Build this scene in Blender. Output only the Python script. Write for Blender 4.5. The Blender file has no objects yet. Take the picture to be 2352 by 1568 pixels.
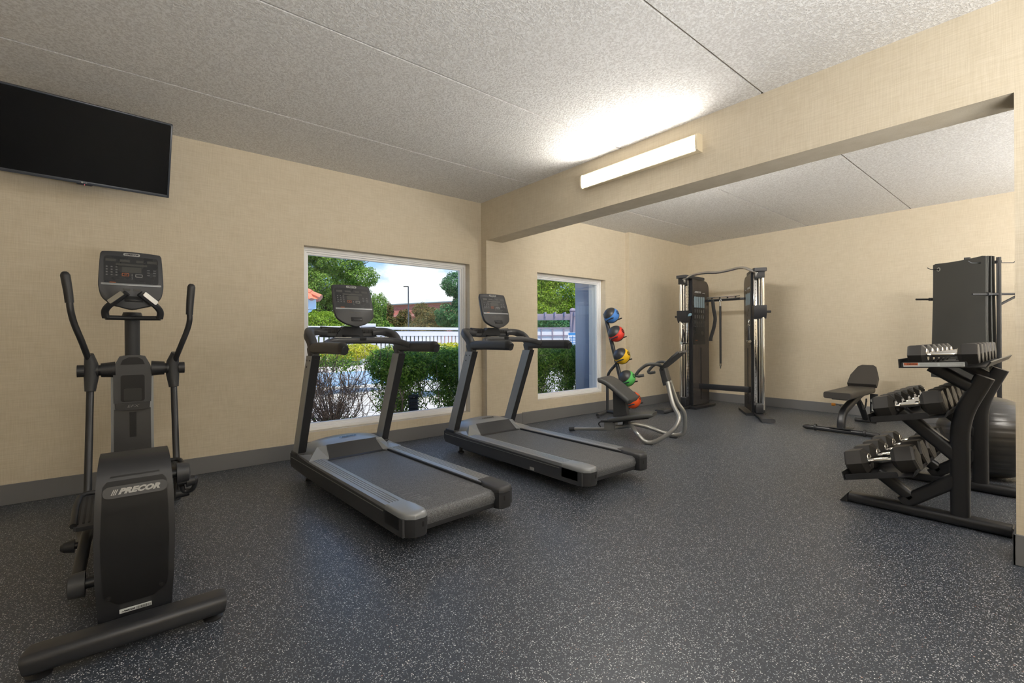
import bpy, bmesh, math, random
import numpy as np
from mathutils import Vector, Matrix, Euler

S = bpy.context.scene
COL = S.collection
rad = math.radians

# ------------------------------------------------------------------ camera
PSI, ROLL, CAM_H = rad(50.5), rad(0.32), 1.15
cd = bpy.data.cameras.new('camera')
cam = bpy.data.objects.new('camera', cd)
COL.objects.link(cam)
S.camera = cam
cd.sensor_fit = 'HORIZONTAL'
cd.sensor_width = 36.0
cd.lens = 36.0 * 1060.0 / 2352.0
cd.shift_y = -9.0 / 2352.0
cd.clip_start = 0.05
cd.clip_end = 600
_r0 = Vector((math.sin(PSI), -math.cos(PSI), 0))
_up = Vector((0, 0, 1))
_fw = Vector((math.cos(PSI), math.sin(PSI), 0))
_R = math.cos(ROLL) * _r0 - math.sin(ROLL) * _up
_U = math.cos(ROLL) * _up + math.sin(ROLL) * _r0
cam.matrix_world = Matrix(((_R.x, _U.x, -_fw.x, 0), (_R.y, _U.y, -_fw.y, 0), (_R.z, _U.z, -_fw.z, CAM_H), (0, 0, 0, 1)))

# ------------------------------------------------------------------ view, world, sun
S.view_settings.view_transform = 'Standard'
S.view_settings.look = 'None'
S.view_settings.gamma = 1.0
S.view_settings.use_curve_mapping = False
S.view_settings.exposure = 0.0
LAMP_POWER = 62.0      # emission of the wall lamps' diffusers
WORLD_POWER = 1.35
SUN_POWER = 5.0

world = bpy.data.worlds.new('sky')
S.world = world
world.use_nodes = True
nt = world.node_tree
nt.nodes.clear()
def _n(t, **k):
    n = nt.nodes.new(t)
    for a, b in k.items(): setattr(n, a, b)
    return n
out = _n('ShaderNodeOutputWorld'); bg = _n('ShaderNodeBackground')
geo = _n('ShaderNodeTexCoord'); sep = _n('ShaderNodeSeparateXYZ')
nt.links.new(geo.outputs['Generated'], sep.inputs[0])
ramp = _n('ShaderNodeValToRGB')
ramp.color_ramp.elements[0].position = 0.0; ramp.color_ramp.elements[0].color = (0.46, 0.65, 0.90, 1)
ramp.color_ramp.elements[1].position = 0.75; ramp.color_ramp.elements[1].color = (0.10, 0.26, 0.66, 1)
e = ramp.color_ramp.elements.new(0.28); e.color = (0.27, 0.50, 0.90, 1)
nt.links.new(sep.outputs[2], ramp.inputs[0])
mp = _n('ShaderNodeMapping'); mp.inputs['Scale'].default_value = (1, 1, 1.9); mp.inputs['Location'].default_value = (0.62, 0.3, 0.2)
nt.links.new(geo.outputs['Generated'], mp.inputs[0])
cn = _n('ShaderNodeTexNoise'); cn.inputs['Scale'].default_value = 3.1; cn.inputs['Detail'].default_value = 9; cn.inputs['Roughness'].default_value = 0.58
nt.links.new(mp.outputs[0], cn.inputs['Vector'])
fall = _n('ShaderNodeMath', operation='MULTIPLY_ADD'); fall.inputs[1].default_value = -1.35; fall.inputs[2].default_value = 0.165
nt.links.new(sep.outputs[2], fall.inputs[0])
addn = _n('ShaderNodeMath', operation='ADD')
nt.links.new(cn.outputs[0], addn.inputs[0]); nt.links.new(fall.outputs[0], addn.inputs[1])
cr = _n('ShaderNodeValToRGB'); cr.color_ramp.elements[0].position = 0.56; cr.color_ramp.elements[1].position = 0.63
nt.links.new(addn.outputs[0], cr.inputs[0])
mx = _n('ShaderNodeMix', data_type='RGBA')
nt.links.new(cr.outputs[0], mx.inputs[0]); nt.links.new(ramp.outputs[0], mx.inputs[6]); mx.inputs[7].default_value = (0.86, 0.88, 0.90, 1)
nt.links.new(mx.outputs[2], bg.inputs[0]); bg.inputs[1].default_value = WORLD_POWER
nt.links.new(bg.outputs[0], out.inputs[0])

sd = bpy.data.lights.new('sun', 'SUN'); sd.energy = SUN_POWER; sd.angle = rad(0.53); sd.color = (1.0, 0.95, 0.86)
sun = bpy.data.objects.new('sun', sd); COL.objects.link(sun)
# unseen fill lights added behind the viewer and in the alcove, aimed at ceiling
for _loc, _sz, _pw in (((0.7, -1.5, 0.9), 1.2, 165.0), ((6.4, -1.9, 0.9), 1.2, 165.0), ((1.7, -1.7, 0.9), 1.2, 85.0)):
    _ad = bpy.data.lights.new('bounce_fill', 'AREA'); _ad.size = _sz; _ad.energy = _pw; _ad.color = (0.97, 0.98, 1.0)
    _ao = bpy.data.objects.new('bounce_fill', _ad); COL.objects.link(_ao); _ao.location = _loc; _ao.rotation_euler = (rad(180), 0, 0)
sun.rotation_euler = Vector((0.22, 0.42, -1.05)).normalized().to_track_quat('-Z', 'Y').to_euler()

# ------------------------------------------------------------------ materials
MATS = {}
def nodes_of(name):
    m = bpy.data.materials.new(name); m.use_nodes = True
    t = m.node_tree; b = t.nodes['Principled BSDF']
    MATS[name] = m
    return m, t, b
def srgb(r, g, b):
    f = lambda c: (c / 255) / 12.92 if c <= 10 else (((c / 255) + 0.055) / 1.055) ** 2.4
    return (f(r), f(g), f(b), 1)
def pbr(name, col, rough=0.5, metal=0.0, grain=0.0, gscale=400, vary=0.0, vscale=6, coat=0.0, spec=0.5, emit=None, estr=0):
    m, t, b = nodes_of(name)
    b.inputs['Base Color'].default_value = col
    b.inputs['Roughness'].default_value = rough
    b.inputs['Metallic'].default_value = metal
    b.inputs['Specular IOR Level'].default_value = spec
    if coat: b.inputs['Coat Weight'].default_value = coat; b.inputs['Coat Roughness'].default_value = 0.08
    tc = t.nodes.new('ShaderNodeTexCoord')
    if grain:
        n = t.nodes.new('ShaderNodeTexNoise'); n.inputs['Scale'].default_value = gscale; n.inputs['Detail'].default_value = 2
        bp = t.nodes.new('ShaderNodeBump'); bp.inputs['Strength'].default_value = grain; bp.inputs['Distance'].default_value = 0.001
        t.links.new(tc.outputs['Object'], n.inputs['Vector']); t.links.new(n.outputs[0], bp.inputs['Height']); t.links.new(bp.outputs[0], b.inputs['Normal'])
    n2 = t.nodes.new('ShaderNodeTexNoise'); n2.inputs['Scale'].default_value = vscale; n2.inputs['Detail'].default_value = 4
    t.links.new(tc.outputs['Object'], n2.inputs['Vector'])
    mr = t.nodes.new('ShaderNodeMapRange'); mr.inputs[3].default_value = max(0.0, rough - 0.05 - vary * .3); mr.inputs[4].default_value = min(1, rough + 0.05 + vary * .3)
    t.links.new(n2.outputs[0], mr.inputs[0]); t.links.new(mr.outputs[0], b.inputs['Roughness'])
    if vary:
        mc = t.nodes.new('ShaderNodeMix'); mc.data_type = 'RGBA'
        mc.inputs[6].default_value = tuple(c * (1 - vary) for c in col[:3]) + (1,)
        mc.inputs[7].default_value = tuple(min(1, c * (1 + vary)) for c in col[:3]) + (1,)
        t.links.new(n2.outputs[0], mc.inputs[0]); t.links.new(mc.outputs[2], b.inputs['Base Color'])
    if emit: b.inputs['Emission Color'].default_value = emit; b.inputs['Emission Strength'].default_value = estr
    return m

def mat_wall():
    m, t, b = nodes_of('linen_wallcovering'); N = t.nodes.new; L = t.links.new
    tc = N('ShaderNodeTexCoord')
    a = N('ShaderNodeMapping'); a.inputs['Scale'].default_value = (230, 230, 9)
    c = N('ShaderNodeMapping'); c.inputs['Scale'].default_value = (9, 9, 230)
    na = N('ShaderNodeTexNoise'); na.inputs['Scale'].default_value = 1; na.inputs['Detail'].default_value = 3
    nc = N('ShaderNodeTexNoise'); nc.inputs['Scale'].default_value = 1; nc.inputs['Detail'].default_value = 3
    L(tc.outputs['Object'], a.inputs[0]); L(tc.outputs['Object'], c.inputs[0]); L(a.outputs[0], na.inputs['Vector']); L(c.outputs[0], nc.inputs['Vector'])
    ad = N('ShaderNodeMath'); ad.operation = 'ADD'; L(na.outputs[0], ad.inputs[0]); L(nc.outputs[0], ad.inputs[1])
    big = N('ShaderNodeTexNoise'); big.inputs['Scale'].default_value = 9; big.inputs['Detail'].default_value = 5; L(tc.outputs['Object'], big.inputs['Vector'])
    ad2 = N('ShaderNodeMath'); ad2.operation = 'MULTIPLY_ADD'; ad2.inputs[1].default_value = 0.35; L(big.outputs[0], ad2.inputs[0]); L(ad.outputs[0], ad2.inputs[2])
    cr = N('ShaderNodeValToRGB'); cr.color_ramp.elements[0].position = 0.80; cr.color_ramp.elements[0].color = srgb(192, 178, 152)
    cr.color_ramp.elements[1].position = 1.0; cr.color_ramp.elements[1].color = srgb(222, 211, 190)
    mr = N('ShaderNodeMapRange'); mr.inputs[1].default_value = -0.15; mr.inputs[2].default_value = 2.35; L(ad2.outputs[0], mr.inputs[0])
    cr.color_ramp.elements[0].position = 0.30; cr.color_ramp.elements[1].position = 0.80
    L(mr.outputs[0], cr.inputs[0]); L(cr.outputs[0], b.inputs['Base Color'])
    bp = N('ShaderNodeBump'); bp.inputs['Strength'].default_value = 0.25; bp.inputs['Distance'].default_value = 0.001; L(ad.outputs[0], bp.inputs['Height']); L(bp.outputs[0], b.inputs['Normal'])
    b.inputs['Roughness'].default_value = 0.62; b.inputs['Specular IOR Level'].default_value = 0.35
    return m
def mat_ceiling():
    m, t, b = nodes_of('stippled_ceiling'); N = t.nodes.new; L = t.links.new
    tc = N('ShaderNodeTexCoord')
    n = N('ShaderNodeTexNoise'); n.inputs['Scale'].default_value = 75; n.inputs['Detail'].default_value = 5; n.inputs['Roughness'].default_value = 0.62; L(tc.outputs['Object'], n.inputs['Vector'])
    cr = N('ShaderNodeValToRGB'); cr.color_ramp.elements[0].position = 0.40; cr.color_ramp.elements[1].position = 0.60; L(n.outputs[0], cr.inputs[0])
    bp = N('ShaderNodeBump'); bp.inputs['Strength'].default_value = 0.6; bp.inputs['Distance'].default_value = 0.006; L(cr.outputs[0], bp.inputs['Height']); L(bp.outputs[0], b.inputs['Normal'])
    mc = N('ShaderNodeMix'); mc.data_type = 'RGBA'; mc.inputs[6].default_value = srgb(216, 212, 206); mc.inputs[7].default_value = srgb(243, 241, 237)
    L(cr.outputs[0], mc.inputs[0]); L(mc.outputs[2], b.inputs['Base Color']); b.inputs['Roughness'].default_value = 0.85
    return m
def mat_floor():
    m, t, b = nodes_of('speckled_rubber'); N = t.nodes.new; L = t.links.new
    tc = N('ShaderNodeTexCoord')
    cur = None
    base = N('ShaderNodeTexNoise'); base.inputs['Scale'].default_value = 160; base.inputs['Detail'].default_value = 4; L(tc.outputs['Object'], base.inputs['Vector'])
    bc = N('ShaderNodeValToRGB'); bc.color_ramp.elements[0].position = 0.35; bc.color_ramp.elements[0].color = (0.024, 0.030, 0.040, 1)
    bc.color_ramp.elements[1].position = 0.7; bc.color_ramp.elements[1].color = (0.060, 0.073, 0.096, 1); L(base.outputs[0], bc.inputs[0])
    cur = bc.outputs[0]
    for sc, th, frac, off in ((105, 0.25, 0.88, 0), (170, 0.30, 0.89, 3.3), (290, 0.38, 0.90, 7.1)):
        mpn = N('ShaderNodeMapping'); mpn.inputs['Location'].default_value = (off, off, 0.013); mpn.inputs['Scale'].default_value = (1, 1, 0.0); L(tc.outputs['Object'], mpn.inputs[0])
        wn = N('ShaderNodeTexNoise'); wn.inputs['Scale'].default_value = 90; wn.noise_dimensions = '2D'; L(mpn.outputs[0], wn.inputs['Vector'])
        wv = N('ShaderNodeVectorMath'); wv.operation = 'MULTIPLY_ADD'; wv.inputs[1].default_value = (0.006, 0.006, 0); L(wn.outputs[1], wv.inputs[0]); L(mpn.outputs[0], wv.inputs[2])
        v = N('ShaderNodeTexVoronoi'); v.voronoi_dimensions = '2D'; v.inputs['Scale'].default_value = sc; L(wv.outputs[0], v.inputs['Vector'])
        lt = N('ShaderNodeMath'); lt.operation = 'LESS_THAN'; lt.inputs[1].default_value = th; L(v.outputs['Distance'], lt.inputs[0])
        sp = N('ShaderNodeSeparateColor'); L(v.outputs['Color'], sp.inputs[0])
        gt = N('ShaderNodeMath'); gt.operation = 'GREATER_THAN'; gt.inputs[1].default_value = frac; L(sp.outputs[0], gt.inputs[0])
        ml = N('ShaderNodeMath'); ml.operation = 'MULTIPLY'; L(lt.outputs[0], ml.inputs[0]); L(gt.outputs[0], ml.inputs[1])
        fc = N('ShaderNodeValToRGB'); fc.color_ramp.elements[0].color = (0.22, 0.25, 0.30, 1); fc.color_ramp.elements[1].color = (0.68, 0.68, 0.67, 1); L(sp.outputs[1], fc.inputs[0])
        e = fc.color_ramp.elements.new(0.97); e.color = (0.78, 0.78, 0.78, 1)
        fc.color_ramp.elements[-1].color = (0.45, 0.16, 0.08, 1)
        mc = N('ShaderNodeMix'); mc.data_type = 'RGBA'; L(ml.outputs[0], mc.inputs[0]); L(cur, mc.inputs[6]); L(fc.outputs[0], mc.inputs[7]); cur = mc.outputs[2]
    L(cur, b.inputs['Base Color'])
    bp = N('ShaderNodeBump'); bp.inputs['Strength'].default_value = 0.15; bp.inputs['Distance'].default_value = 0.002; L(base.outputs[0], bp.inputs['Height']); L(bp.outputs[0], b.inputs['Normal'])
    b.inputs['Roughness'].default_value = 0.42; b.inputs['Specular IOR Level'].default_value = 0.6
    return m
def mat_belt():
    m, t, b = nodes_of('running_belt'); N = t.nodes.new; L = t.links.new
    tc = N('ShaderNodeTexCoord'); n = N('ShaderNodeTexNoise'); n.inputs['Scale'].default_value = 210; n.inputs['Detail'].default_value = 4; L(tc.outputs['Object'], n.inputs['Vector'])
    cr = N('ShaderNodeValToRGB'); cr.color_ramp.elements[0].position = 0.35; cr.color_ramp.elements[0].color = (0.040, 0.042, 0.046, 1); cr.color_ramp.elements[1].position = 0.7; cr.color_ramp.elements[1].color = (0.16, 0.165, 0.175, 1)
    L(n.outputs[0], cr.inputs[0]); L(cr.outputs[0], b.inputs['Base Color'])
    bp = N('ShaderNodeBump'); bp.inputs['Strength'].default_value = 0.5; bp.inputs['Distance'].default_value = 0.001; L(n.outputs[0], bp.inputs['Height']); L(bp.outputs[0], b.inputs['Normal'])
    b.inputs['Roughness'].default_value = 0.5
    return m
def mat_leaf(name, c1, c2, trans=0.35):
    m, t, b = nodes_of(name); N = t.nodes.new; L = t.links.new
    g = N('ShaderNodeNewGeometry'); cr = N('ShaderNodeValToRGB'); cr.color_ramp.elements[0].color = c1 + (1,); cr.color_ramp.elements[1].color = c2 + (1,)
    L(g.outputs['Random Per Island'], cr.inputs[0]); L(cr.outputs[0], b.inputs['Base Color']); b.inputs['Roughness'].default_value = 0.45; b.inputs['Specular IOR Level'].default_value = 0.3
    tr = N('ShaderNodeBsdfTranslucent'); L(cr.outputs[0], tr.inputs[0])
    ms = N('ShaderNodeMixShader'); ms.inputs[0].default_value = trans; L(b.outputs[0], ms.inputs[1]); L(tr.outputs[0], ms.inputs[2]); L(ms.outputs[0], t.nodes['Material Output'].inputs[0])
    return m
def mat_glass():
    m, t, b = nodes_of('window_glass'); N = t.nodes.new; L = t.links.new
    tr = N('ShaderNodeBsdfTransparent'); tr.inputs[0].default_value = (0.97, 0.985, 0.98, 1); gl = N('ShaderNodeBsdfGlossy'); gl.inputs['Roughness'].default_value = 0.0
    lw = N('ShaderNodeLayerWeight'); lw.inputs[0].default_value = 0.25; mu = N('ShaderNodeMath'); mu.operation = 'MULTIPLY'; mu.inputs[1].default_value = 0.35; L(lw.outputs['Fresnel'], mu.inputs[0])
    ms = N('ShaderNodeMixShader'); L(mu.outputs[0], ms.inputs[0]); L(tr.outputs[0], ms.inputs[1]); L(gl.outputs[0], ms.inputs[2]); L(ms.outputs[0], t.nodes['Material Output'].inputs[0])
    return m
def mat_tinted():
    m, t, b = nodes_of('smoked_acrylic'); N = t.nodes.new; L = t.links.new
    tr = N('ShaderNodeBsdfTransparent'); tr.inputs[0].default_value = (0.42, 0.39, 0.37, 1)
    b.inputs['Base Color'].default_value = (0.12, 0.11, 0.105, 1); b.inputs['Roughness'].default_value = 0.12
    ms = N('ShaderNodeMixShader'); ms.inputs[0].default_value = 0.50; L(tr.outputs[0], ms.inputs[1]); L(b.outputs[0], ms.inputs[2]); L(ms.outputs[0], t.nodes['Material Output'].inputs[0])
    return m

WALL = mat_wall(); CEIL = mat_ceiling(); FLOOR = mat_floor(); BELT = mat_belt(); GLASS = mat_glass(); TINT = mat_tinted()
BASEB = pbr('grey_cove_base', srgb(112, 112, 113), 0.55)
BLACKP = pbr('black_plastic', (0.022, 0.023, 0.026, 1), 0.42, grain=0.15, gscale=900)
DARKP = pbr('charcoal_plastic', (0.045, 0.047, 0.052, 1), 0.45, grain=0.12, gscale=900)
SATIN = pbr('satin_black_metal', (0.020, 0.021, 0.024, 1), 0.36, grain=0.08, gscale=1200)
GREYP = pbr('silver_grey_plastic', (0.27, 0.285, 0.30, 1), 0.30, metal=0.2)
SILVER = pbr('brushed_silver_paint', (0.42, 0.42, 0.40, 1), 0.30, metal=0.75)
CHROME = pbr('chrome', (0.78, 0.77, 0.75, 1), 0.12, metal=1.0)
RUBBER = pbr('black_rubber', (0.026, 0.025, 0.025, 1), 0.55, grain=0.3, gscale=500)
VINYL = pbr('black_vinyl', (0.040, 0.037, 0.034, 1), 0.42, grain=0.2, gscale=700)
DARKVOID = pbr('dark_recess', (0.006, 0.006, 0.007, 1), 0.6)
GLOSSBLK = pbr('glossy_black', (0.004, 0.004, 0.005, 1), 0.10, coat=0.3)
FACE = pbr('console_overlay', (0.018, 0.019, 0.021, 1), 0.28)
LCD = pbr('dim_display', (0.055, 0.055, 0.05, 1), 0.3)
PRINTW = pbr('light_print', (0.42, 0.42, 0.41, 1), 0.5)
PRINTG = pbr('grey_print', (0.16, 0.16, 0.16, 1), 0.5)
ORANGE = pbr('orange_print', (0.50, 0.13, 0.035, 1), 0.5)
PILL = pbr('badge_grey', (0.36, 0.36, 0.35, 1), 0.4)
WHITE = pbr('white_vinyl_frame', srgb(238, 238, 238), 0.38)
LABELW = pbr('label_white', srgb(205, 208, 208), 0.5, vary=0.08, vscale=120)
CREAM = pbr('cream_lamp_body', srgb(222, 208, 178), 0.45)

# ------------------------------------------------------------------ mesh helpers
def B(): return bmesh.new()
def V(*a): return Vector(a)
def box(bm, c, s, rot=None, bev=0.0, seg=2):
    r = bmesh.ops.create_cube(bm, size=1.0)
    vs = r['verts']
    M = Matrix.Translation(Vector(c)) @ ((rot if isinstance(rot, Matrix) else Euler(rot).to_matrix()).to_4x4() if rot is not None else Matrix.Identity(4)) @ Matrix.Diagonal((s[0], s[1], s[2], 1))
    bmesh.ops.transform(bm, matrix=M, verts=vs)
    if bev > 0:
        es = list({e for v in vs for e in v.link_edges})
        bmesh.ops.bevel(bm, geom=es, offset=min(bev, min(s) * 0.48), segments=seg, profile=0.5, affect='EDGES')
def boxb(bm, lo, hi, bev=0.0, seg=2):
    box(bm, [(a + b) / 2 for a, b in zip(lo, hi)], [abs(b - a) for a, b in zip(lo, hi)], None, bev, seg)
def frame_of(t, up=Vector((0, 0, 1))):
    t = t.normalized()
    if abs(t.dot(up)) > 0.98: up = Vector((0, 1, 0)) if abs(t.y) < 0.9 else Vector((1, 0, 0))
    s = t.cross(up).normalized()
    return s, s.cross(t).normalized()
def ring(bm, c, s, u, prof, k=1.0):
    ka, kb = k if isinstance(k, tuple) else (k, k)
    return [bm.verts.new(c + s * (a * ka) + u * (b * kb)) for a, b in prof]
def bridge(bm, A, Bq, closed=True):
    n = len(A)
    for i in range(n if closed else n - 1):
        j = (i + 1) % n
        try: bm.faces.new((A[i], A[j], Bq[j], Bq[i]))
        except ValueError: pass
def capf(bm, A, flip=False):
    try: bm.faces.new(A[::-1] if flip else A)
    except ValueError: pass
def circ(r, n=12, rz=None): return [(r * math.cos(2 * math.pi * i / n), (rz if rz else r) * math.sin(2 * math.pi * i / n)) for i in range(n)]
def rrect(w, h, r, n=4):
    r = min(r, w / 2 - 1e-4, h / 2 - 1e-4); o = []
    for cx, cy, a in ((w/2-r, h/2-r, 0), (-w/2+r, h/2-r, 90), (-w/2+r, -h/2+r, 180), (w/2-r, -h/2+r, 270)):
        for i in range(n + 1):
            t = rad(a + 90 * i / n); o.append((cx + r * math.cos(t), cy + r * math.sin(t)))
    return o
def spline(pts, k=6, closed=False):
    P = [Vector(p) for p in pts]; n = len(P); o = []
    for i in range(n if closed else n - 1):
        p0 = P[(i - 1) % n] if (closed or i > 0) else P[0] * 2 - P[1]
        p1 = P[i]; p2 = P[(i + 1) % n]
        p3 = P[(i + 2) % n] if (closed or i + 2 < n) else P[-1] * 2 - P[-2]
        for j in range(k):
            t = j / k
            o.append(0.5 * ((2 * p1) + (-p0 + p2) * t + (2 * p0 - 5 * p1 + 4 * p2 - p3) * t * t + (-p0 + 3 * p1 - 3 * p2 + p3) * t ** 3))
    if not closed: o.append(P[-1].copy())
    return o
def fillet(pts, r, k=5):
    P = [Vector(p) for p in pts]; o = [P[0]]
    for i in range(1, len(P) - 1):
        a, b, c = P[i - 1], P[i], P[i + 1]
        d1, d2 = (a - b), (c - b); rr = min(r, d1.length * .48, d2.length * .48)
        p, q = b + d1.normalized() * rr, b + d2.normalized() * rr
        for j in range(k + 1):
            t = j / k; o.append((1 - t) ** 2 * p + 2 * t * (1 - t) * b + t * t * q)
    o.append(P[-1]); return o
def sweep(bm, pts, prof, up=Vector((0, 0, 1)), ks=None, cap=True, closed=False):
    P = [Vector(p) for p in pts]; n = len(P); rings = []
    ps = None
    for i in range(n):
        if closed: t = (P[(i + 1) % n] - P[i - 1])
        else: t = (P[min(i + 1, n - 1)] - P[max(i - 1, 0)])
        if ps is None: s, u = frame_of(t, up)
        else:
            t = t.normalized(); s = (ps - t * ps.dot(t)).normalized(); u = s.cross(t).normalized()
        ps = s
        rings.append(ring(bm, P[i], s, u, prof, ks[i] if ks else 1.0))
    for i in range(n - 1): bridge(bm, rings[i], rings[i + 1])
    if closed: bridge(bm, rings[-1], rings[0])
    elif cap: capf(bm, rings[0]); capf(bm, rings[-1], True)
def tube(bm, pts, r, seg=12, cap=True, closed=False, rz=None, ks=None): sweep(bm, pts, circ(r, seg, rz), ks=ks, cap=cap, closed=closed)
def rod(bm, a, b, r, seg=14, r2=None): sweep(bm, [a, b], circ(r, seg), ks=[1.0, (r2 / r if r2 is not None else 1.0)])
def lathe(bm, prof, c, axis=Vector((0, 0, 1)), seg=20):
    """prof: (radius, height along axis)"""
    axis = Vector(axis).normalized(); s, u = frame_of(axis); c = Vector(c); R = []
    for r, h in prof: R.append(ring(bm, c + axis * h, s, u, circ(max(r, 1e-4), seg)))
    for i in range(len(R) - 1): bridge(bm, R[i], R[i + 1])
    capf(bm, R[0]); capf(bm, R[-1], True)
def prism(bm, poly, o, ax, ay, depth, bev=0.0, seg=2):
    """extrude the 2-D outline poly (in o + ax*a + ay*b) by the vector depth"""
    o, ax, ay, depth = Vector(o), Vector(ax), Vector(ay), Vector(depth)
    A = [bm.verts.new(o + ax * a + ay * b) for a, b in poly]
    C = [bm.verts.new(v.co + depth) for v in A]
    bridge(bm, A, C); capf(bm, A, True); capf(bm, C)
    if bev > 0:
        es = list({e for v in A + C for e in v.link_edges if len(e.link_faces) == 2 and e.calc_face_angle(0) > 0.35})
        bmesh.ops.bevel(bm, geom=es, offset=bev, segments=seg, profile=0.5, affect='EDGES')
def prism_x(bm, yz, x0, x1, bev=0.0, seg=2): prism(bm, yz, (x0, 0, 0), (0, 1, 0), (0, 0, 1), (x1 - x0, 0, 0), bev, seg)
def loft(bm, rings, cap=True):
    R = [[bm.verts.new(Vector(p)) for p in r] for r in rings]
    for i in range(len(R) - 1): bridge(bm, R[i], R[i + 1])
    if cap: capf(bm, R[0]); capf(bm, R[-1], True)
def sphere(bm, c, r, seg=24, rings=14, axis=(0, 0, 1), lat0=-90, lat1=90):
    lathe(bm, [(r * math.cos(rad(lat0 + (lat1 - lat0) * i / rings)), r * math.sin(rad(lat0 + (lat1 - lat0) * i / rings))) for i in range(rings + 1)], c, axis, seg)

def finish(name, me, mat, parent=None, smooth=True, ang=38, kind=None):
    for mm in (mat if isinstance(mat, (list, tuple)) else [mat]): me.materials.append(mm)
    if smooth:
        me.polygons.foreach_set('use_smooth', [True] * len(me.polygons)); me.set_sharp_from_angle(angle=rad(ang))
    o = bpy.data.objects.new(name, me); COL.objects.link(o)
    if parent: o.parent = parent
    if kind: o['kind'] = kind
    return o
def obj(name, bm, mat, parent=None, smooth=True, ang=38, kind=None, label=None):
    bmesh.ops.recalc_face_normals(bm, faces=bm.faces)
    me = bpy.data.meshes.new(name); bm.to_mesh(me); bm.free()
    o = finish(name, me, mat, parent, smooth, ang, kind)
    if label: o['label'] = label
    return o
def thing(name, label, cat, loc=(0, 0, 0), rz=0.0, group=None):
    o = bpy.data.objects.new(name, None); COL.objects.link(o); o.location = loc; o.rotation_euler = (0, 0, rz)
    o.empty_display_size = 0.1; o['label'] = label; o['category'] = cat
    if group: o['group'] = group
    return o
def tag(o, label, cat, group=None):
    o['label'] = label; o['category'] = cat
    if group: o['group'] = group
    return o
def struct(name, bm, mat, parent=None, smooth=False, **k):
    o = obj(name, bm, mat, parent, smooth, **k); o['kind'] = 'structure'; return o
def dup(root, loc, rz=None, label=None, group=None, rot=None):
    r = root.copy(); COL.objects.link(r); r.location = loc
    if rz is not None: r.rotation_euler = (0, 0, rz)
    if rot is not None: r.rotation_euler = rot
    if label: r['label'] = label
    if group: r['group'] = group
    for ch in list(root.children):
        c = ch.copy(); COL.objects.link(c); c.parent = r
        for g in ch.children:
            d = g.copy(); COL.objects.link(d); d.parent = c
    return r
def text(name, body, size, mat, parent, origin, ax, ay, depth=0.0006, shear=0.0, bold=0.0, align='CENTER', squash=1.0, fit=None):
    c = bpy.data.curves.new(name, 'FONT'); c.body = body; c.size = size; c.extrude = depth; c.shear = shear; c.offset = bold
    c.align_x = align; c.align_y = 'CENTER'; c.resolution_u = 2; c.space_character = 1.02
    c.materials.append(mat)
    o = bpy.data.objects.new(name, c); COL.objects.link(o)
    me = bpy.data.meshes.new_from_object(o); bpy.data.objects.remove(o); me.name = name
    if fit:
        xs = [v.co.x for v in me.vertices]; squash = fit / (max(xs) - min(xs)); me.transform(Matrix.Translation((-(max(xs) + min(xs)) / 2, 0, 0)))
    o = bpy.data.objects.new(name, me); COL.objects.link(o); o.parent = parent
    ax = Vector(ax).normalized(); ay = Vector(ay).normalized(); n = ax.cross(ay)
    o.matrix_local = Matrix.Translation(Vector(origin)) @ Matrix((ax, ay, n)).transposed().to_4x4() @ Matrix.Diagonal((squash, 1, 1, 1))
    return o
def wordmark(parent, origin, ax, ay, width, mat, depth=0.0006):
    """the maker's slanted wordmark with three slashes before it"""
    ax, ay = Vector(ax).normalized(), Vector(ay).normalized(); n = ax.cross(ay); h = width * 0.135
    o = Vector(origin); bm = B()
    for i in range(3):
        x = -width / 2 + i * width * 0.037
        prism(bm, [(x, -h/2), (x + width*0.02, -h/2), (x + width*0.02 + h*0.42, h/2), (x + h*0.42, h/2)], o, ax, ay, n * depth * 1.5)
    obj('logo_slash', bm, mat, parent, smooth=False)
    text('wordmark', 'PRECOR', h * 1.36, mat, parent, o + ax * width * 0.075, ax, ay, depth, shear=0.38, bold=h * 0.085, fit=width * 0.86)
# ------------------------------------------------------------------ room shell
ZC = 2.846
XW, XB, XB2, XE = -2.2, 3.41, 3.67, 8.07
YS, YA, YB, YC, YO = -2.6, 4.74, 4.63, 4.55, 4.93
W1 = (1.295, 3.232, 0.232, 2.06)
W2 = (4.268, 5.712, 0.290, 2.038)

bm = B(); boxb(bm, (XW - .2, YS - .2, -.12), (XE + .2, YO, 0)); struct('floor', bm, FLOOR)
def wall_with_window(name, x0, x1, y, w):
    bm = B()
    boxb(bm, (x0, y, 0), (w[0], YO, ZC)); boxb(bm, (w[1], y, 0), (x1, YO, ZC))
    boxb(bm, (w[0], y, 0), (w[1], YO, w[2])); boxb(bm, (w[0], y, w[3]), (w[1], YO, ZC))
    return struct(name, bm, WALL)
wall_with_window('wall_north', XW, XB, YA, W1)
wall_with_window('wall_north_alcove', XB, 6.22, YB, W2)
bm = B(); boxb(bm, (6.22, YC, 0), (XE, YO, ZC)); struct('wall_north_corner', bm, WALL)
bm = B(); boxb(bm, (XE, YS, 0), (XE + .2, YO, ZC)); struct('wall_east', bm, WALL)
bm = B(); boxb(bm, (XW - .2, YS, 0), (XW, YO, ZC)); struct('wall_west', bm, WALL)
bm = B(); boxb(bm, (XW - .2, YS - .2, 0), (XE + .2, YS, ZC)); struct('wall_south', bm, WALL)
bm = B(); boxb(bm, (XB, YS, 0), (XB2, .18, ZC)); struct('wall_divider', bm, WALL)
bm = B(); boxb(bm, (XB, .18, 2.362), (XB2, YB, ZC)); struct('ceiling_beam', bm, WALL)
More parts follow.
